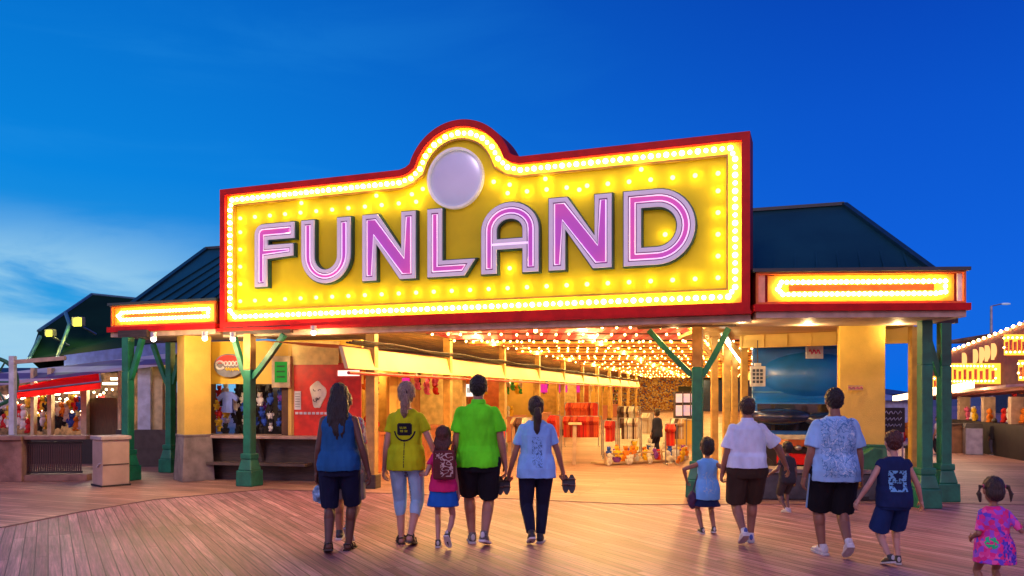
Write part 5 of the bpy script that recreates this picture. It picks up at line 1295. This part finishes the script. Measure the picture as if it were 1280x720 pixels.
g = G(856, 555); t = thing('low_counter', 'low yellow counter at the back of the arcade beside the green post', 'counter', g); q = MB(); q.cbox((0, 0, .38), (.75, .4, .76), 0, .95); q.build('front', ywall, t); q = MB(); q.cbox((0, 0, .78), (.8, .46, .04)); q.build('top', beige, t)
# end wall of the arcade
t = thing('arcade_end_wall', 'glowing ochre end wall far down the arcade', 'wall', (AX(74) + 3.2, 74, 0)); q = MB(); q.cbox((0, 0, 1.55), (14, .3, 3.1)); q.build('wall', blotches('end_wall_display', [(.45, .20, .04), (.60, .34, .08), (.30, .06, .03), (.70, .50, .2), (.08, .08, .2), (.50, .26, .05)], 9), t); lamp_at(t, (0, -4.5, 2.7), 130); lamp_at(t, (-3, -4.5, 2.7), 130); q = MB(); q.cbox((.5, -.2, 1.2), (3, .1, 2.0)); q.build('opening', darkwall, t)  # two bare point lights added to brighten the end wall
# right side booths line of the arcade (far part seen past the green post)
for i in range(6):
    y = 20 + i * 7.5; t = thing('side_booth', 'open stall on the right side of the arcade' , 'booth', (BX(y) + 1.1, y, 0), math.atan(-KA) , 'stalls on the right side of the arcade')
    q = MB(); q.box(.9, 1.0, 0, 7.0, 0, 2.9); q.build('back_wall', booth_m[(i + 1) % 3], t); q = MB(); q.box(0, .5, .2, 6.0, 0, .9); q.build('counter', bpy.data.materials['orange_counter'], t); q = MB(); q.box(0, .06, 0, 7.0, 2.4, 2.9); q.build('fascia', ywall, t)
    q = MB()
    for k in range(8): q.ell((.3, .5 + k * .7, 1.0), (.12, .16, .13), 8, 6)
    q.build('goods', mat('mixed_goods', (.6, .3, .1), var=.9, scale=3, col2=(.02, .05, .1)) if i == 0 else bpy.data.materials['mixed_goods'], t)

# ---------------- right: blue lorry like ride, notice boards, low wall, green bin
Yb = 15.2
t = thing('covered_ride', 'big blue covered ride with dark windscreen and pale bumper behind the men', 'ride', (P(992, 490, Yb).x, Yb, 0), R(-17))
tx = P(992, 490, Yb).x
def bx(px): return (px - 640) / F * Yb - tx
def bz(py): return EYE + (HZ - py) / F * Yb
bluem = mat('blue_tarp', (.008, .16, .66), rough=.35, var=.35, scale=1.2, bump=.35, bscale=4, coat=.2)
q = MB(); prof = [(0, bz(548)), (0, bz(503)), (.15, bz(498)), (.30, bz(470)), (.25, bz(432)), (2.6, bz(425)), (2.6, bz(548))]
n = len(prof); x0, x1 = bx(942), bx(1088)
q.add([(x0, y, z) for y, z in prof] + [(x1, y, z) for y, z in prof], [tuple(range(n)), tuple(range(2 * n - 1, n - 1, -1))] + [(i, i + n, (i + 1) % n + n, (i + 1) % n) for i in range(n)])
q.build('body', bluem, t, bevel=.06)
q = MB(); pts = [(x0 + (x1 - x0) * k / 14, .19 - .0 , bz(470) + .10 * math.sin(k / 14 * 3.1) - .05) for k in range(15)]; q.tube(pts, .03, 6); q.tube([(x0, .2, bz(490)), (x1, .2, bz(492))], .02, 6); q.build('edge_trim', mat('pale_blue_trim', (.10, .28, .60), rough=.4), t)
q = MB(); q.box(x0 + .1, x1, -.04, -.005, bz(538), bz(505)); q.build('windscreen', glassd, t)
q = MB(); q.box(x0 + .35, x0 + .42, -.06, -.042, bz(538), bz(505)); q.bar((x0 + .5, -.07, bz(515)), (x0 + 1.2, -.07, bz(530)), .03); q.build('wiper', cable, t)
q = MB(); q.box(x0 - .2, x1, -.18, -.05, bz(549), bz(543)); q.build('bumper', mat('pale_bumper', (.55, .52, .40), rough=.4), t, bevel=.015)
q = MB()
for k in range(9): q.ell((x0 + .5 + k * .17, -.12, bz(556) + random.uniform(-.05, .05)), (.07, .05, .05), 8, 6)
q.build('chrome_engine', metal, t, True)
q = MB(); q.box(x0 + .2, x1, .1, .5, 0.05, bz(560)); q.build('undercarriage', darkwall, t)
q = MB(); q.box(bx(972), bx(1010), -.10, .09, bz(580), bz(567)); q.build('red_grille', red, t)
q = MB()
for xx in (bx(955), bx(1020)):
    q.tube([(xx, 0, .22), (xx, .3, .22)], .22, 18)
q.build('wheel', cable, t)
q = MB(); q.ell((bx(975), -.05, bz(521)), (.62, .30, .17), 20, 12); q.ell((bx(1035), -.05, bz(524)), (.55, .28, .15), 20, 12); q.build('hood', mat('dark_blue_gloss', (.006, .02, .09), rough=.2, bump=0, coat=.6), t, True)
q = MB(); q.ell((bx(1012), .42, bz(470)), (.98, .40, .50), 28, 16); q.build('rounded_cover', bluem, t, True)
t = thing('poster', 'small white poster with pink script on the blue ride', 'poster', (P(1018, 490, Yb - .1).x, Yb - .1, bz(440))); q = MB(); q.box(-.16, .16, -.02, .02, -.13, .12); q.build('sheet', white, t); q = MB(); q.tube([(-.11 + .018 * j, -.026, .045 * math.sin(j * 1.5)) for j in range(13)], .012, 5); q.build('pink_script', mat('pink_script', (.7, .03, .2)), t)
p = P(947, 469, 14.2); t = thing('notice_board', 'white framed notice board with a dark grid hanging right of the fluorescent strip', 'sign', p)
q = MB(); q.box(-.135, .135, -.02, .02, -.20, .16); q.cbox((0, 0, .19), (.12, .04, .05)); q.build('board', white, t, bevel=.006)
q = MB()
for r_ in range(4):
    for c_ in range(3): q.box(-.095 + c_ * .066, -.047 + c_ * .066, -.026, -.0205, -.14 + r_ * .066, -.092 + r_ * .066)
q.build('grid', mat('dark_grid', (.05, .07, .12)), t); q = MB(); q.tube([(0, 0, .2), (0, 0, .62)], .008, 5); q.build('hanger', cable, t)
# low planter wall
a, b = G(898, 624), G(1100, 626.5); fr = Frame(a[:2], b[:2]); t = fr.root('low_wall', 'low dark grey wall below the blue ride', 'wall')
q = MB(); q.box(0.3, fr.len, 0, .5, 0, .42); q.build('wall', mat('dark_grey_render', (.075, .075, .08), rough=.8, var=.4, bump=.4), t, bevel=.03); q = MB(); q.box(.27, fr.len, -.04, .54, .422, .48); q.build('coping', stone, t)
for i, (px, py, c) in enumerate(((958, 553, 4), (1012, 556, 0), (1030, 550, 6))):
    pass
p = G(1094, 627); t = thing('green_cabinet', 'green box leaning at the base of the broad yellow column', 'box', (p.x, p.y + .1, 0)); q = MB(); q.add([(-.20, 0, 0), (.16, 0, 0), (.16, 0, .80), (.04, 0, .82), (-.16, 0, .70), (-.20, .3, 0), (.16, .3, 0), (.16, .3, .80), (.04, .3, .82), (-.16, .3, .70)], [(0, 1, 2, 3, 4), (9, 8, 7, 6, 5), (0, 5, 6, 1), (1, 6, 7, 2), (2, 7, 8, 3), (3, 8, 9, 4), (4, 9, 5, 0)]); q.build('body', green_l, t, bevel=.012); q = MB(); q.cbox((0, .14, .04), (.42, .36, .06)); q.build('foot', darkwall, t)
# pink scribbled sticker on the column
p = P(1072, 485, 12.5); t = thing('sticker', 'small pink scribbled sticker on the broad yellow column', 'sticker', (p.x, 12.9 - .345, p.z)); q = MB(); q.box(-.13, .11, -.003, .003, -.035, .045); q.build('paper', mat('pale_paper', (.66, .44, .16), rough=.5), t)
q = MB(); q.tube([(-.12 + k * .02, -.005, .02 * math.sin(k * 2.1)) for k in range(12)], .007, 5); q.build('scribble', mat('pink_ink', (.55, .04, .20)), t)
# chalkboard between column and posts
p = P(1116, 523, 16.5); t = thing('chalk_board', 'black board with white chalk writing between column and green posts', 'sign', (p.x, p.y, 0)); q = MB(); q.box(-.24, .24, -.02, .02, .85, p.z + .22); q.build('board', darkwall, t)
q = MB()
for k in range(3):
    q.tube([(-.17 + j * .026, -.026, p.z + .12 - k * .13 + .035 * math.sin(j * (1.7 + .4 * k))) for j in range(14)], .009, 5)
q.build('chalk_marks', white, t)
q = MB(); q.tube([(-.2, 0, 0), (-.2, 0, .86)], .02, 6); q.tube([(.2, 0, 0), (.2, 0, .86)], .02, 6); q.build('leg', metal, t)
for k in range(12):
    g = P(1096 + k * 3.2, 540 + random.random() * 14, 17); n_, me = toys[random.choice([0, 4, 0, 1, 7])]
    o = link('plush_toy', me, None, g, (0, 0, random.uniform(-1, 1))); props(o, f'{n_} plush toy below the chalk board', 'toy', 'plush toys below the chalk board')
t = thing('toy_bench', 'low bench stand below the chalk board', 'bench', (P(1114, 490, 17).x, 17, 0)); q = MB(); q.box(-.5, .5, -.2, .25, .50, .56); q.build('top', darkwood, t)
for s_ in (-.42, .42): q = MB(); q.box(s_ - .03, s_ + .03, -.15, .2, 0, .498); q.build('leg', darkwood, t)

# ---------------- lit buildings at the far right
RB = Frame(P(1150, 490, 27)[:2], P(1310, 490, 18.6)[:2])
def rx(px): return RB.loc(px, 490)[0]
def rz(px, py): return RB.loc(px, py)[1]
t = RB.root('arcade_building', 'dark red arcade building at far right with glowing bulb signs and white light strip', 'building')
q = MB(); q.add([(rx(1150), 0, rz(1150, 500)), (rx(1310), 0, rz(1310, 484)), (rx(1310), 0, rz(1310, 390)), (rx(1255), 0, rz(1255, 413)), (rx(1150), 0, rz(1150, 452)), (rx(1150), .8, rz(1150, 500)), (rx(1310), .8, rz(1310, 484)), (rx(1310), .8, rz(1310, 390)), (rx(1255), .8, rz(1255, 413)), (rx(1150), .8, rz(1150, 452))], [(0, 1, 2, 3, 4), (9, 8, 7, 6, 5), (0, 5, 6, 1), (1, 6, 7, 2), (2, 7, 8, 3), (3, 8, 9, 4), (4, 9, 5, 0)])
q.build('upper_wall', mat('maroon_wall', (.20, .035, .03), rough=.6), t)
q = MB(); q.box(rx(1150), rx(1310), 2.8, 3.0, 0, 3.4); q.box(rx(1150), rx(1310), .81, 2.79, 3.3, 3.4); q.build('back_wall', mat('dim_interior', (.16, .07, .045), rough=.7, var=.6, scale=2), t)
for px in (1198, 1228, 1262, 1285): q = MB(); q.box(rx(px) - .09, rx(px) + .09, .0, .3, 0, rz(px, 496)); q.build('pier', beige, t)
rl_ = [(rx(1152), rz(1152, 453)), (rx(1255), rz(1255, 414)), (rx(1308), rz(1308, 392))]
for x, z in along(rl_, .34, False): link('roofline_bulb', bulb_lamp, t, (x, -.05, z))
lit = glow('lit_yellow_panel', (1, .42, .04), 2.2)
for (a, b, c, d, e) in ((1186, 1251, 454, 480, 7), (1258, 1300, 418, 444, 5), (1276, 1300, 450, 476, 2), (1160, 1184, 470, 488, 3)):
    q = MB(); za, zb_ = rz(b, d), rz(a, c); zc, zd = rz(a, d), rz(b, c)
    q.add([(rx(a), -.06, zc), (rx(b), -.06, za), (rx(b), -.06, zd), (rx(a), -.06, zb_), (rx(a), -.003, zc), (rx(b), -.003, za), (rx(b), -.003, zd), (rx(a), -.003, zb_)], [(0, 1, 2, 3), (7, 6, 5, 4), (0, 4, 5, 1), (1, 5, 6, 2), (2, 6, 7, 3), (3, 7, 4, 0)]); pn = q.build('lit_sign', lit, t)
    lp = offset([(rx(a), zc), (rx(b), za), (rx(b), zd), (rx(a), zb_)], -.08)
    for x, z in along(lp, .24): link('bulb', bulb_far, pn, (x, -.09, z))
    q = MB()
    for k in range(e + 2):
        f = (k + .8) / (e + 2.6); x = rx(a) + (rx(b) - rx(a)) * f; z = (zc + (za - zc) * f) + .42 * ((zb_ - zc) + (zd - za - zb_ + zc) * f); q.box(x - .08, x + .08, -.075, -.062, z - .12, z + .12 + .05 * (k % 2))
    q.build('lettering', mat('sign_letters', (.75, .10, .03)) if 'sign_letters' not in bpy.data.materials else bpy.data.materials['sign_letters'], pn)
for k, px in enumerate((1207, 1221, 1229, 1236, 1244)):
    q = MB(); x = rx(px); z = rz(px, 450 - (px - 1205) * .30); q.ell((x, -.03, z), (.13, .05, .20), 10, 8); q.box(x - .11, x - .04, -.06, -.003, z - .24, z + .2); q.build('lit_letter', glow('warm_letter', (1, .50, .16), 1.5) if k == 0 else bpy.data.materials['warm_letter'], t)
q = MB(); q.add([(rx(1152), -.9, rz(1152, 500)), (rx(1310), -.9, rz(1310, 483) - .02), (rx(1310), 0, rz(1310, 483) + .04), (rx(1152), 0, rz(1152, 500) + .04), (rx(1152), -.9, rz(1152, 500) + .06), (rx(1310), -.9, rz(1310, 483) + .04), (rx(1310), 0, rz(1310, 483) + .1), (rx(1152), 0, rz(1152, 500) + .1)], [(0, 3, 2, 1), (4, 5, 6, 7), (0, 1, 5, 4), (2, 3, 7, 6), (0, 4, 7, 3), (1, 2, 6, 5)]); q.build('eave', mat('pink_eave', (.55, .30, .24)), t)
for px in (1175, 1205, 1240, 1280): lamp_at(t, (rx(px), -1.05, rz(px, 490) - .1), 60, (1, .6, .3)); lamp_at(t, (rx(px) + .3, 1.2, 2.1), 30, (1, .5, .35))  # point lights without fixtures, added to lift the dim eave front and interior
q = MB(); q.bar((rx(1157), -.95, rz(1157, 498)), (rx(1264), -.95, rz(1264, 481)), .16); q.build('light_strip', glow('white_strip', (1, .70, .38), 5), t)
q = MB(); q.box(rx(1190), rx(1310), -.1, .35, 0, .86); q.build('counter', darkwall, t)
q = MB()
for k in range(16): x = rx(1200) + (rx(1300) - rx(1200)) * k / 16; q.box(x, x + .22, 2.7, 2.79, .9 + (k % 3) * .3, 1.5 + (k % 4) * .15)
q.build('wall_display', glow('dim_display', (.55, .30, .20), .55), t)
RBt = [0, 1, 3, 4, 7]
for k in range(16): toy(RB, rx(1196 + k * 6.4), .1 + random.uniform(-.1, .25), .98 + (k % 3) * .02, RBt, 'on the counter of the far right building', 'plush toys at the far right building', 1.2)
for k in range(12): toy(RB, rx(1196 + k * 8.4), 1.6, 1.45 + (k % 2) * .3, RBt, 'hanging inside the far right building', 'plush toys inside the far right building', 1.1)
# trash bin, planters
g = G(1216, 568); t = thing('trash_bin', 'grey square trash bin with dark lid before the far right counter', 'trash bin', g, R(-20)); q = MB(); q.cbox((0, 0, .36), (.42, .42, .72)); q.build('body', metal, t, bevel=.02); q = MB(); q.cbox((0, 0, .78), (.46, .46, .12), 0, .8); q.build('lid', cable, t)
for i, px in enumerate((1192, 1232)):
    g = G(px, 566); t = thing('planter_box', ['brown wooden box left of the far grey trash bin', 'brown wooden box right of the far grey trash bin'][i], 'box', g); q = MB(); q.cbox((0, 0, .38), (.36 - .1 * i, .4, .76)); q.build('body', mat('brown_box', (.20, .10, .05)) if i == 0 else bpy.data.materials['brown_box'], t, bevel=.01); q = MB(); q.cbox((0, 0, .79), (.42 - .1 * i, .46, .05)); q.build('lid', darkwood, t)
# street lamp
p = P(1239, 490, 34); t = thing('street_lamp', 'thin street lamp with one arm rising above the far right signs', 'street lamp', (p.x, p.y, 0)); H_ = EYE + (HZ - 381) / F * 34
q = MB(); q.tube([(0, 0, 0), (0, 0, H_ - .05)], [.09, .05], 8); q.build('pole', metal, t); q = MB(); q.tube([(0, 0, H_ - .06), (.35, 0, H_ + .02), (.5, 0, H_ + .05)], .03, 6); q.build('arm', metal, t)
q = MB(); q.ell((.62, 0, H_ + .04), (.22, .1, .05), 10, 6); q.build('lamp_head', mat('lamp_head', (.5, .6, .75), rough=.3, em=(.5, .7, 1), es=.3), t, True)
# distant roofs, for the horizon
for i, (px0, px1, top, Y, c) in enumerate(((1095, 1145, 488, 45, (.05, .09, .2)), (1105, 1150, 496, 38, (.35, .42, .6)), (-60, 60, 462, 50, (.02, .03, .08)), (880, 960, 470, 70, (.03, .05, .12)), (1290, 1500, 470, 60, (.04, .05, .1)), (-400, -40, 465, 60, (.03, .04, .1)))):
    a = P(px0, top, Y); b = P(px1, top, Y); t = thing('distant_building', ['far dark roof glimpsed between column and green posts', 'far pale roof glimpsed below the dark one between column and posts', 'far dark blue roof at the left edge', 'far dark block behind the arcade', 'far block beyond the right edge', 'far block beyond the left edge'][i], 'building', ((a.x + b.x) / 2, Y, 0))
    w_ = b.x - a.x; q = MB(); q.box(-w_ / 2, w_ / 2, 0, 6, 0, a.z * .88); q.build('wall', mat('far_wall_%d' % i, c), t); q = MB(); q.add([(-w_ / 2 - .3, -.3, a.z * .885), (w_ / 2 + .3, -.3, a.z * .885), (w_ / 2 + .3, 6.3, a.z * .885), (-w_ / 2 - .3, 6.3, a.z * .885), (-w_ / 2 + 1, 3, a.z + .2), (w_ / 2 - 1, 3, a.z + .2)], [(0, 1, 5, 4), (1, 2, 5), (2, 3, 4, 5), (3, 0, 4), (0, 3, 2, 1)]); q.build('roof', mat('far_roof_%d' % i, tuple(x * .8 for x in c)), t)

# ---------------- left: green roofed building
YL = 20.0
gb = thing('green_roofed_building', 'stall building at the left with steep dark green roof, lavender fascia and lit counters', 'building', (P(120, 490, YL).x, YL, 0)); gx = gb.location.x
def LP(px, py, Y): p = P(px, py, Y); return (p.x - gx, p.y - YL, p.z)
e_l, e_r, t_r, pk, shd, kn = LP(36, 449, 20), LP(300, 418, 18.6), LP(290, 386, 24), LP(115, 368, 24.5), LP(48, 414, 21.6), LP(50, 421, 21.0)
bk_l = LP(60, 430, 32); bk_r = LP(290, 400, 32)
q = MB(); q.add([e_l, e_r, t_r, pk, shd, kn, bk_l, bk_r, (bk_l[0], bk_l[1], 2.3), (bk_r[0], bk_r[1], 2.3)], [(0, 1, 2), (0, 2, 3), (0, 3, 4), (0, 4, 5), (3, 2, 7), (3, 7, 6), (4, 3, 6), (5, 4, 6), (0, 5, 6), (0, 6, 8), (6, 7, 9, 8), (1, 7, 2), (1, 9, 7)]); gr = q.build('roof', mat('dark_green_roof', (.004, .026, .012), rough=.8, var=.35, scale=.7, bump=.15, spec=.1), gb)
q = MB(); q.tube([LP(82, 391, 21.8), LP(87, 405, 21.2), LP(72, 446, 19.9)], .05, 8); q.tube([LP(50, 421, 20.9), LP(36, 449, 19.9)], .05, 8); q.tube([shd, pk], .05, 6); q.tube([pk, t_r], .05, 6); q.build('roof_pipe', mat('blue_grey_pipe', (.06, .16, .22), rough=.35), gb)
q = MB()
a_, b_, c_, d_ = LP(80, 444, 19.7), LP(300, 416, 18.3), LP(300, 433, 18.3), LP(80, 457, 19.7)
q.add([a_, b_, c_, d_] + [(v[0], v[1] + .3, v[2]) for v in (a_, b_, c_, d_)], [(0, 3, 2, 1), (4, 5, 6, 7), (0, 1, 5, 4), (3, 7, 6, 2), (0, 4, 7, 3), (1, 2, 6, 5)]); q.build('fascia', mat('lavender_fascia', (.10, .17, .46), rough=.5), gb)
q = MB(); q.add([LP(-30, 482, 19.5), LP(210, 452, 17.8), LP(210, 442, 18.4), LP(-30, 470, 20), LP(-30, 486, 19.5), LP(210, 456, 17.8)], [(0, 1, 2, 3), (0, 4, 5, 1)]); q.build('striped_canopy', stripes('purple_white_stripe', (.13, .08, .24), (.55, .50, .62), 3.5, 2), gb)
q = MB(); q.add([LP(-30, 500, 19.6), LP(210, 500, 18.0), LP(210, 600, 18.0), LP(-30, 600, 19.6)], [(0, 1, 2, 3)]) if False else None
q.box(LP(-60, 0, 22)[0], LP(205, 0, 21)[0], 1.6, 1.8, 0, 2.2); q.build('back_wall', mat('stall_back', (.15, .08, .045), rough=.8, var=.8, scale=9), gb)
for i, (a, b) in enumerate(((38, 42), (59, 64), (101, 108), (147, 151))): q = MB(); q.box(LP(a, 0, 19)[0], LP(b, 0, 19)[0], -1.0, -.85, 0, 2.25); q.build('mullion', cream, gb)
q = MB(); q.box(LP(110, 0, 19.2)[0], LP(146, 0, 19.2)[0], -.8, -.7, 0, EYE + (HZ - 497) / F * 19.2); q.build('door', mat('brown_doors', (.10, .06, .02), rough=.5, stretch=(9, 1, 1)), gb)
q = MB(); q.box(LP(-60, 0, 18.8)[0], LP(146, 0, 18.8)[0], -1.3, -1.02, .0, .62); q.build('counter', darkwall, gb)
q = MB()
for (a, y) in ((5, 494), (30, 493), (56, 491), (80, 489), (128, 478), (138, 472)): p = LP(a, y, 20.5); q.box(p[0], p[0] + .36, p[1], p[1] + .06, p[2] - .06, p[2])
q.build('shop_light', glow('bright_shop_light', (1, .84, .55), 8), gb)
for px in (5, 30, 56, 80, 128, 138, 160): p = LP(px, 492 - px * .1, 19.6); lamp_at(gb, p, 42, (1, .80, .5))
lbulb = ico('bulb', .03, 1, glow('stall_bulb_warm', (1, .78, .42), 14))
for k in range(95):
    f = k / 95; px = 0 + 145 * f; p = LP(px, 497 - 12 * f + random.random() * 36, 20.2 + random.random() * .8); link('bulb', lbulb, gb, p)
# white column and wall piece of the building
q = MB(); p = LP(172, 0, 18.3); p2 = LP(188, 0, 18.3); q.box(p[0], p2[0], p[1], p[1] + .3, .0, 2.4); q.build('pilaster', mat('pale_blue_white', (.55, .62, .75)), gb)
q = MB(); p = LP(188.3, 0, 18.4); p2 = LP(203, 0, 18.4); q.box(p[0], p2[0], p[1], p[1] + .2, .0, 2.4); q.build('yellow_wall', mat('soft_yellow_wall', (.70, .58, .30)), gb)
q = MB(); p = LP(150, 0, 18.2); p2 = LP(235, 0, 18.2); q.box(p[0], p2[0], p[1] - .2, p[1] - .1, .0, .83); q.build('dado', mat('dado_dark', (.06, .05, .045)), gb)
# floodlights
for i, (px, py, Y, s_) in enumerate(((100, 402, 21.5, .30), (65, 416, 20.9, .22))):
    t = thing('flood_light', ['large yellow lit floodlight on the dark green roof', 'smaller yellow lit floodlight near the left end of the dark green roof'][i], 'lamp', P(px, py, Y - .5), R(-20), 'floodlights on the green roof')
    q = MB(); q.cbox((-.05, 0, 0), (s_, .18, s_ * .8)); q.build('housing', mat('lamp_grey', (.3, .28, .2)) if i == 0 else bpy.data.materials['lamp_grey'], t, bevel=.02); q = MB(); q.cbox((s_ * .1, -.10, -.02), (s_ * .85, .02, s_ * .75)); q.build('lens', glow('flood_yellow', (.85, .80, .08), 2.2) if i == 0 else bpy.data.materials['flood_yellow'], t); q = MB(); q.tube([(0, 0, -.1), (0, .5, -.3)], .03, 6); q.build('arm', metal, t)
    li = bpy.data.lights.new('flood_light_glow', 'POINT'); li.energy = 22 * s_ * 3; li.color = (.85, .9, .15); li.shadow_soft_size = .1; lo = bpy.data.objects.new('flood_light_glow', li); COL.objects.link(lo); lo.parent = t; lo.location = (s_ * .3, -.22, 0)
# red awning
t = thing('red_awning', 'bright red sloping awning over the left stall counters', 'awning', (P(75, 490, 18.6).x, 18.6, 0)); ax = t.location.x
def RP(px, py, Y): p = P(px, py, Y); return (p.x - ax, p.y - 18.6, p.z)
q = MB(); v = [RP(16, 484, 19.2), RP(124, 464, 18.8), RP(126, 477, 17.9), RP(20, 489.5, 18.2)]; w2 = [(a, b, c - .03) for a, b, c in v]; q.add(v + w2, [(0, 1, 2, 3), (7, 6, 5, 4), (0, 4, 5, 1), (1, 5, 6, 2), (2, 6, 7, 3), (3, 7, 4, 0)]); vv = [v[3], v[2], (v[2][0], v[2][1], v[2][2] - .16), (v[3][0], v[3][1], v[3][2] - .16)]; q.add(vv, [(0, 3, 2, 1)])
rcm, nt_, b_ = new_mat('red_canvas'); b_.inputs['Base Color'].default_value = (.85, .008, .012, 1); b_.inputs['Roughness'].default_value = .8; b_.inputs['Specular IOR Level'].default_value = .1
tl = N(nt_, 'ShaderNodeBsdfTranslucent'); tl.inputs['Color'].default_value = (.95, .02, .02, 1); ms = N(nt_, 'ShaderNodeMixShader'); ms.inputs[0].default_value = .55; L(nt_, b_.outputs[0], ms.inputs[1]); L(nt_, tl.outputs[0], ms.inputs[2]); L(nt_, ms.outputs[0], nt_.nodes['Material Output'].inputs['Surface'])
q.build('canvas', rcm, t); lamp_at(t, (-.2, -.1, -.35), 20, (1, .8, .6)); lamp_at(t, (.6, -.2, -.3), 20, (1, .8, .6))
q = MB(); q.tube([v[3], v[2]], .02, 6); q.tube([v[1], v[2]], .02, 6); q.build('frame', metal, t)
# white post with beam and green ornament at the far left
p = P(16, 490, 16.0); t = thing('white_post', 'slim white post with horizontal beam at the far left', 'post', (p.x, p.y, 0)); q = MB(); q.cbox((0, 0, 1.2), (.11, .11, 2.4)); q.build('shaft', mat('white_blue_post', (.55, .60, .68)), t, bevel=.012); q = MB(); q.bar((.05, 0, 2.28), (1.05, -.0, 2.36), .08); q.build('beam', beige, t)
p = P(-8, 490, 17.5); t = thing('ferris_ride', 'dark green round ride frame at the left edge', 'ride', (p.x, p.y, 0))
q = MB(); q.tube([(.52 * math.cos(R(k * 15)), 0, 1.9 + .52 * math.sin(R(k * 15))) for k in range(25)], .045, 6)
for k in range(6): q.tube([(0, 0, 1.9), (.52 * math.cos(R(k * 60)), 0, 1.9 + .52 * math.sin(R(k * 60)))], .02, 5)
q.build('ring', green_l, t); q = MB(); q.tube([(0, 0, 0), (0, 0, 1.9)], .06, 8); q.build('stand', green, t)
for k in range(50):
    f = (k % 25) / 25; p_ = P(-6 + 150 * f, (502 if k < 25 else 520) + random.random() * 16, 19.4); n_, me = toys[random.choice([0, 1, 3, 7, 1, 6, 2])]; o = link('plush_toy', me, None, p_, (0, 0, random.uniform(-1, 1)), (1.1,) * 3); props(o, f'{n_} plush toy on display under the red awning', 'toy', 'plush toys under the red awning')
# stone wall with railing
LW = Frame(G(-120, 603)[:2], G(128, 600)[:2])
t = LW.root('stone_wall', 'low pinkish stone wall with coping left of the railing', 'wall')
def lx(px): return LW.loc(px, 490)[0]
zt_ = .86
q = MB(); q.box(0, lx(33), -.18, .18, 0, zt_ - .08); q.box(lx(33), lx(112), -.12, .12, 0, .12); q.build('wall', mat('pink_stone', (.27, .15, .12), rough=.85, var=.4, scale=4, bump=.6, bscale=14), t, bevel=.012)
q = MB(); q.box(0, lx(34), -.24, .24, zt_ - .078, zt_); q.box(lx(34), lx(112), -.16, .16, zt_ - .075, zt_ - .005); q.build('coping', mat('coping_stone', (.26, .14, .11), rough=.7), t, bevel=.01)
t = LW.root('iron_railing', 'dark iron railing between the stone wall and the trash bin', 'railing'); t.location = LW.world(lx(35), 0)
w_ = lx(103) - lx(35)
q = MB(); q.box(0, w_, -.02, .02, .14, .18); q.box(0, w_, -.02, .02, .70, .74); q.build('rail', cable, t)
me = None
for k in range(24):
    x = .03 + (w_ - .06) * k / 23
    if me is None: q = MB(); q.cbox((0, 0, .44), (.025, .02, .52)); me = q.mesh('baluster', mat('iron_bar', (.05, .018, .018), rough=.5))
    link('baluster', me, t, (x, 0, 0))
# trash bin
g = G(128, 609); t = thing('trash_bin', 'large square wooden trash bin beside the left green post', 'trash bin', (g.x, g.y + .3, 0), R(-43))
bin_m = mat('bin_panel', (.44, .31, .24), rough=.55, var=.18, scale=3)
q = MB(); q.cbox((0, 0, .42), (.47, .47, .80)); q.build('body', bin_m, t, bevel=.015); q = MB(); q.cbox((0, 0, .86), (.53, .53, .07)); q.build('lid', mat('bin_lid', (.40, .32, .30)), t, bevel=.015)
q = MB(); q.cbox((0, 0, .015), (.5, .5, .03)); q.build('plinth', darkwall, t)
q = MB(); q.bar((.05, -.242, .34), (.18, -.242, .42), .05, .01); q.build('scuff_mark', white, t); q = MB(); q.box(.2365, .243, -.22, .22, .38, .40); q.build('panel_seam', darkwood, t)
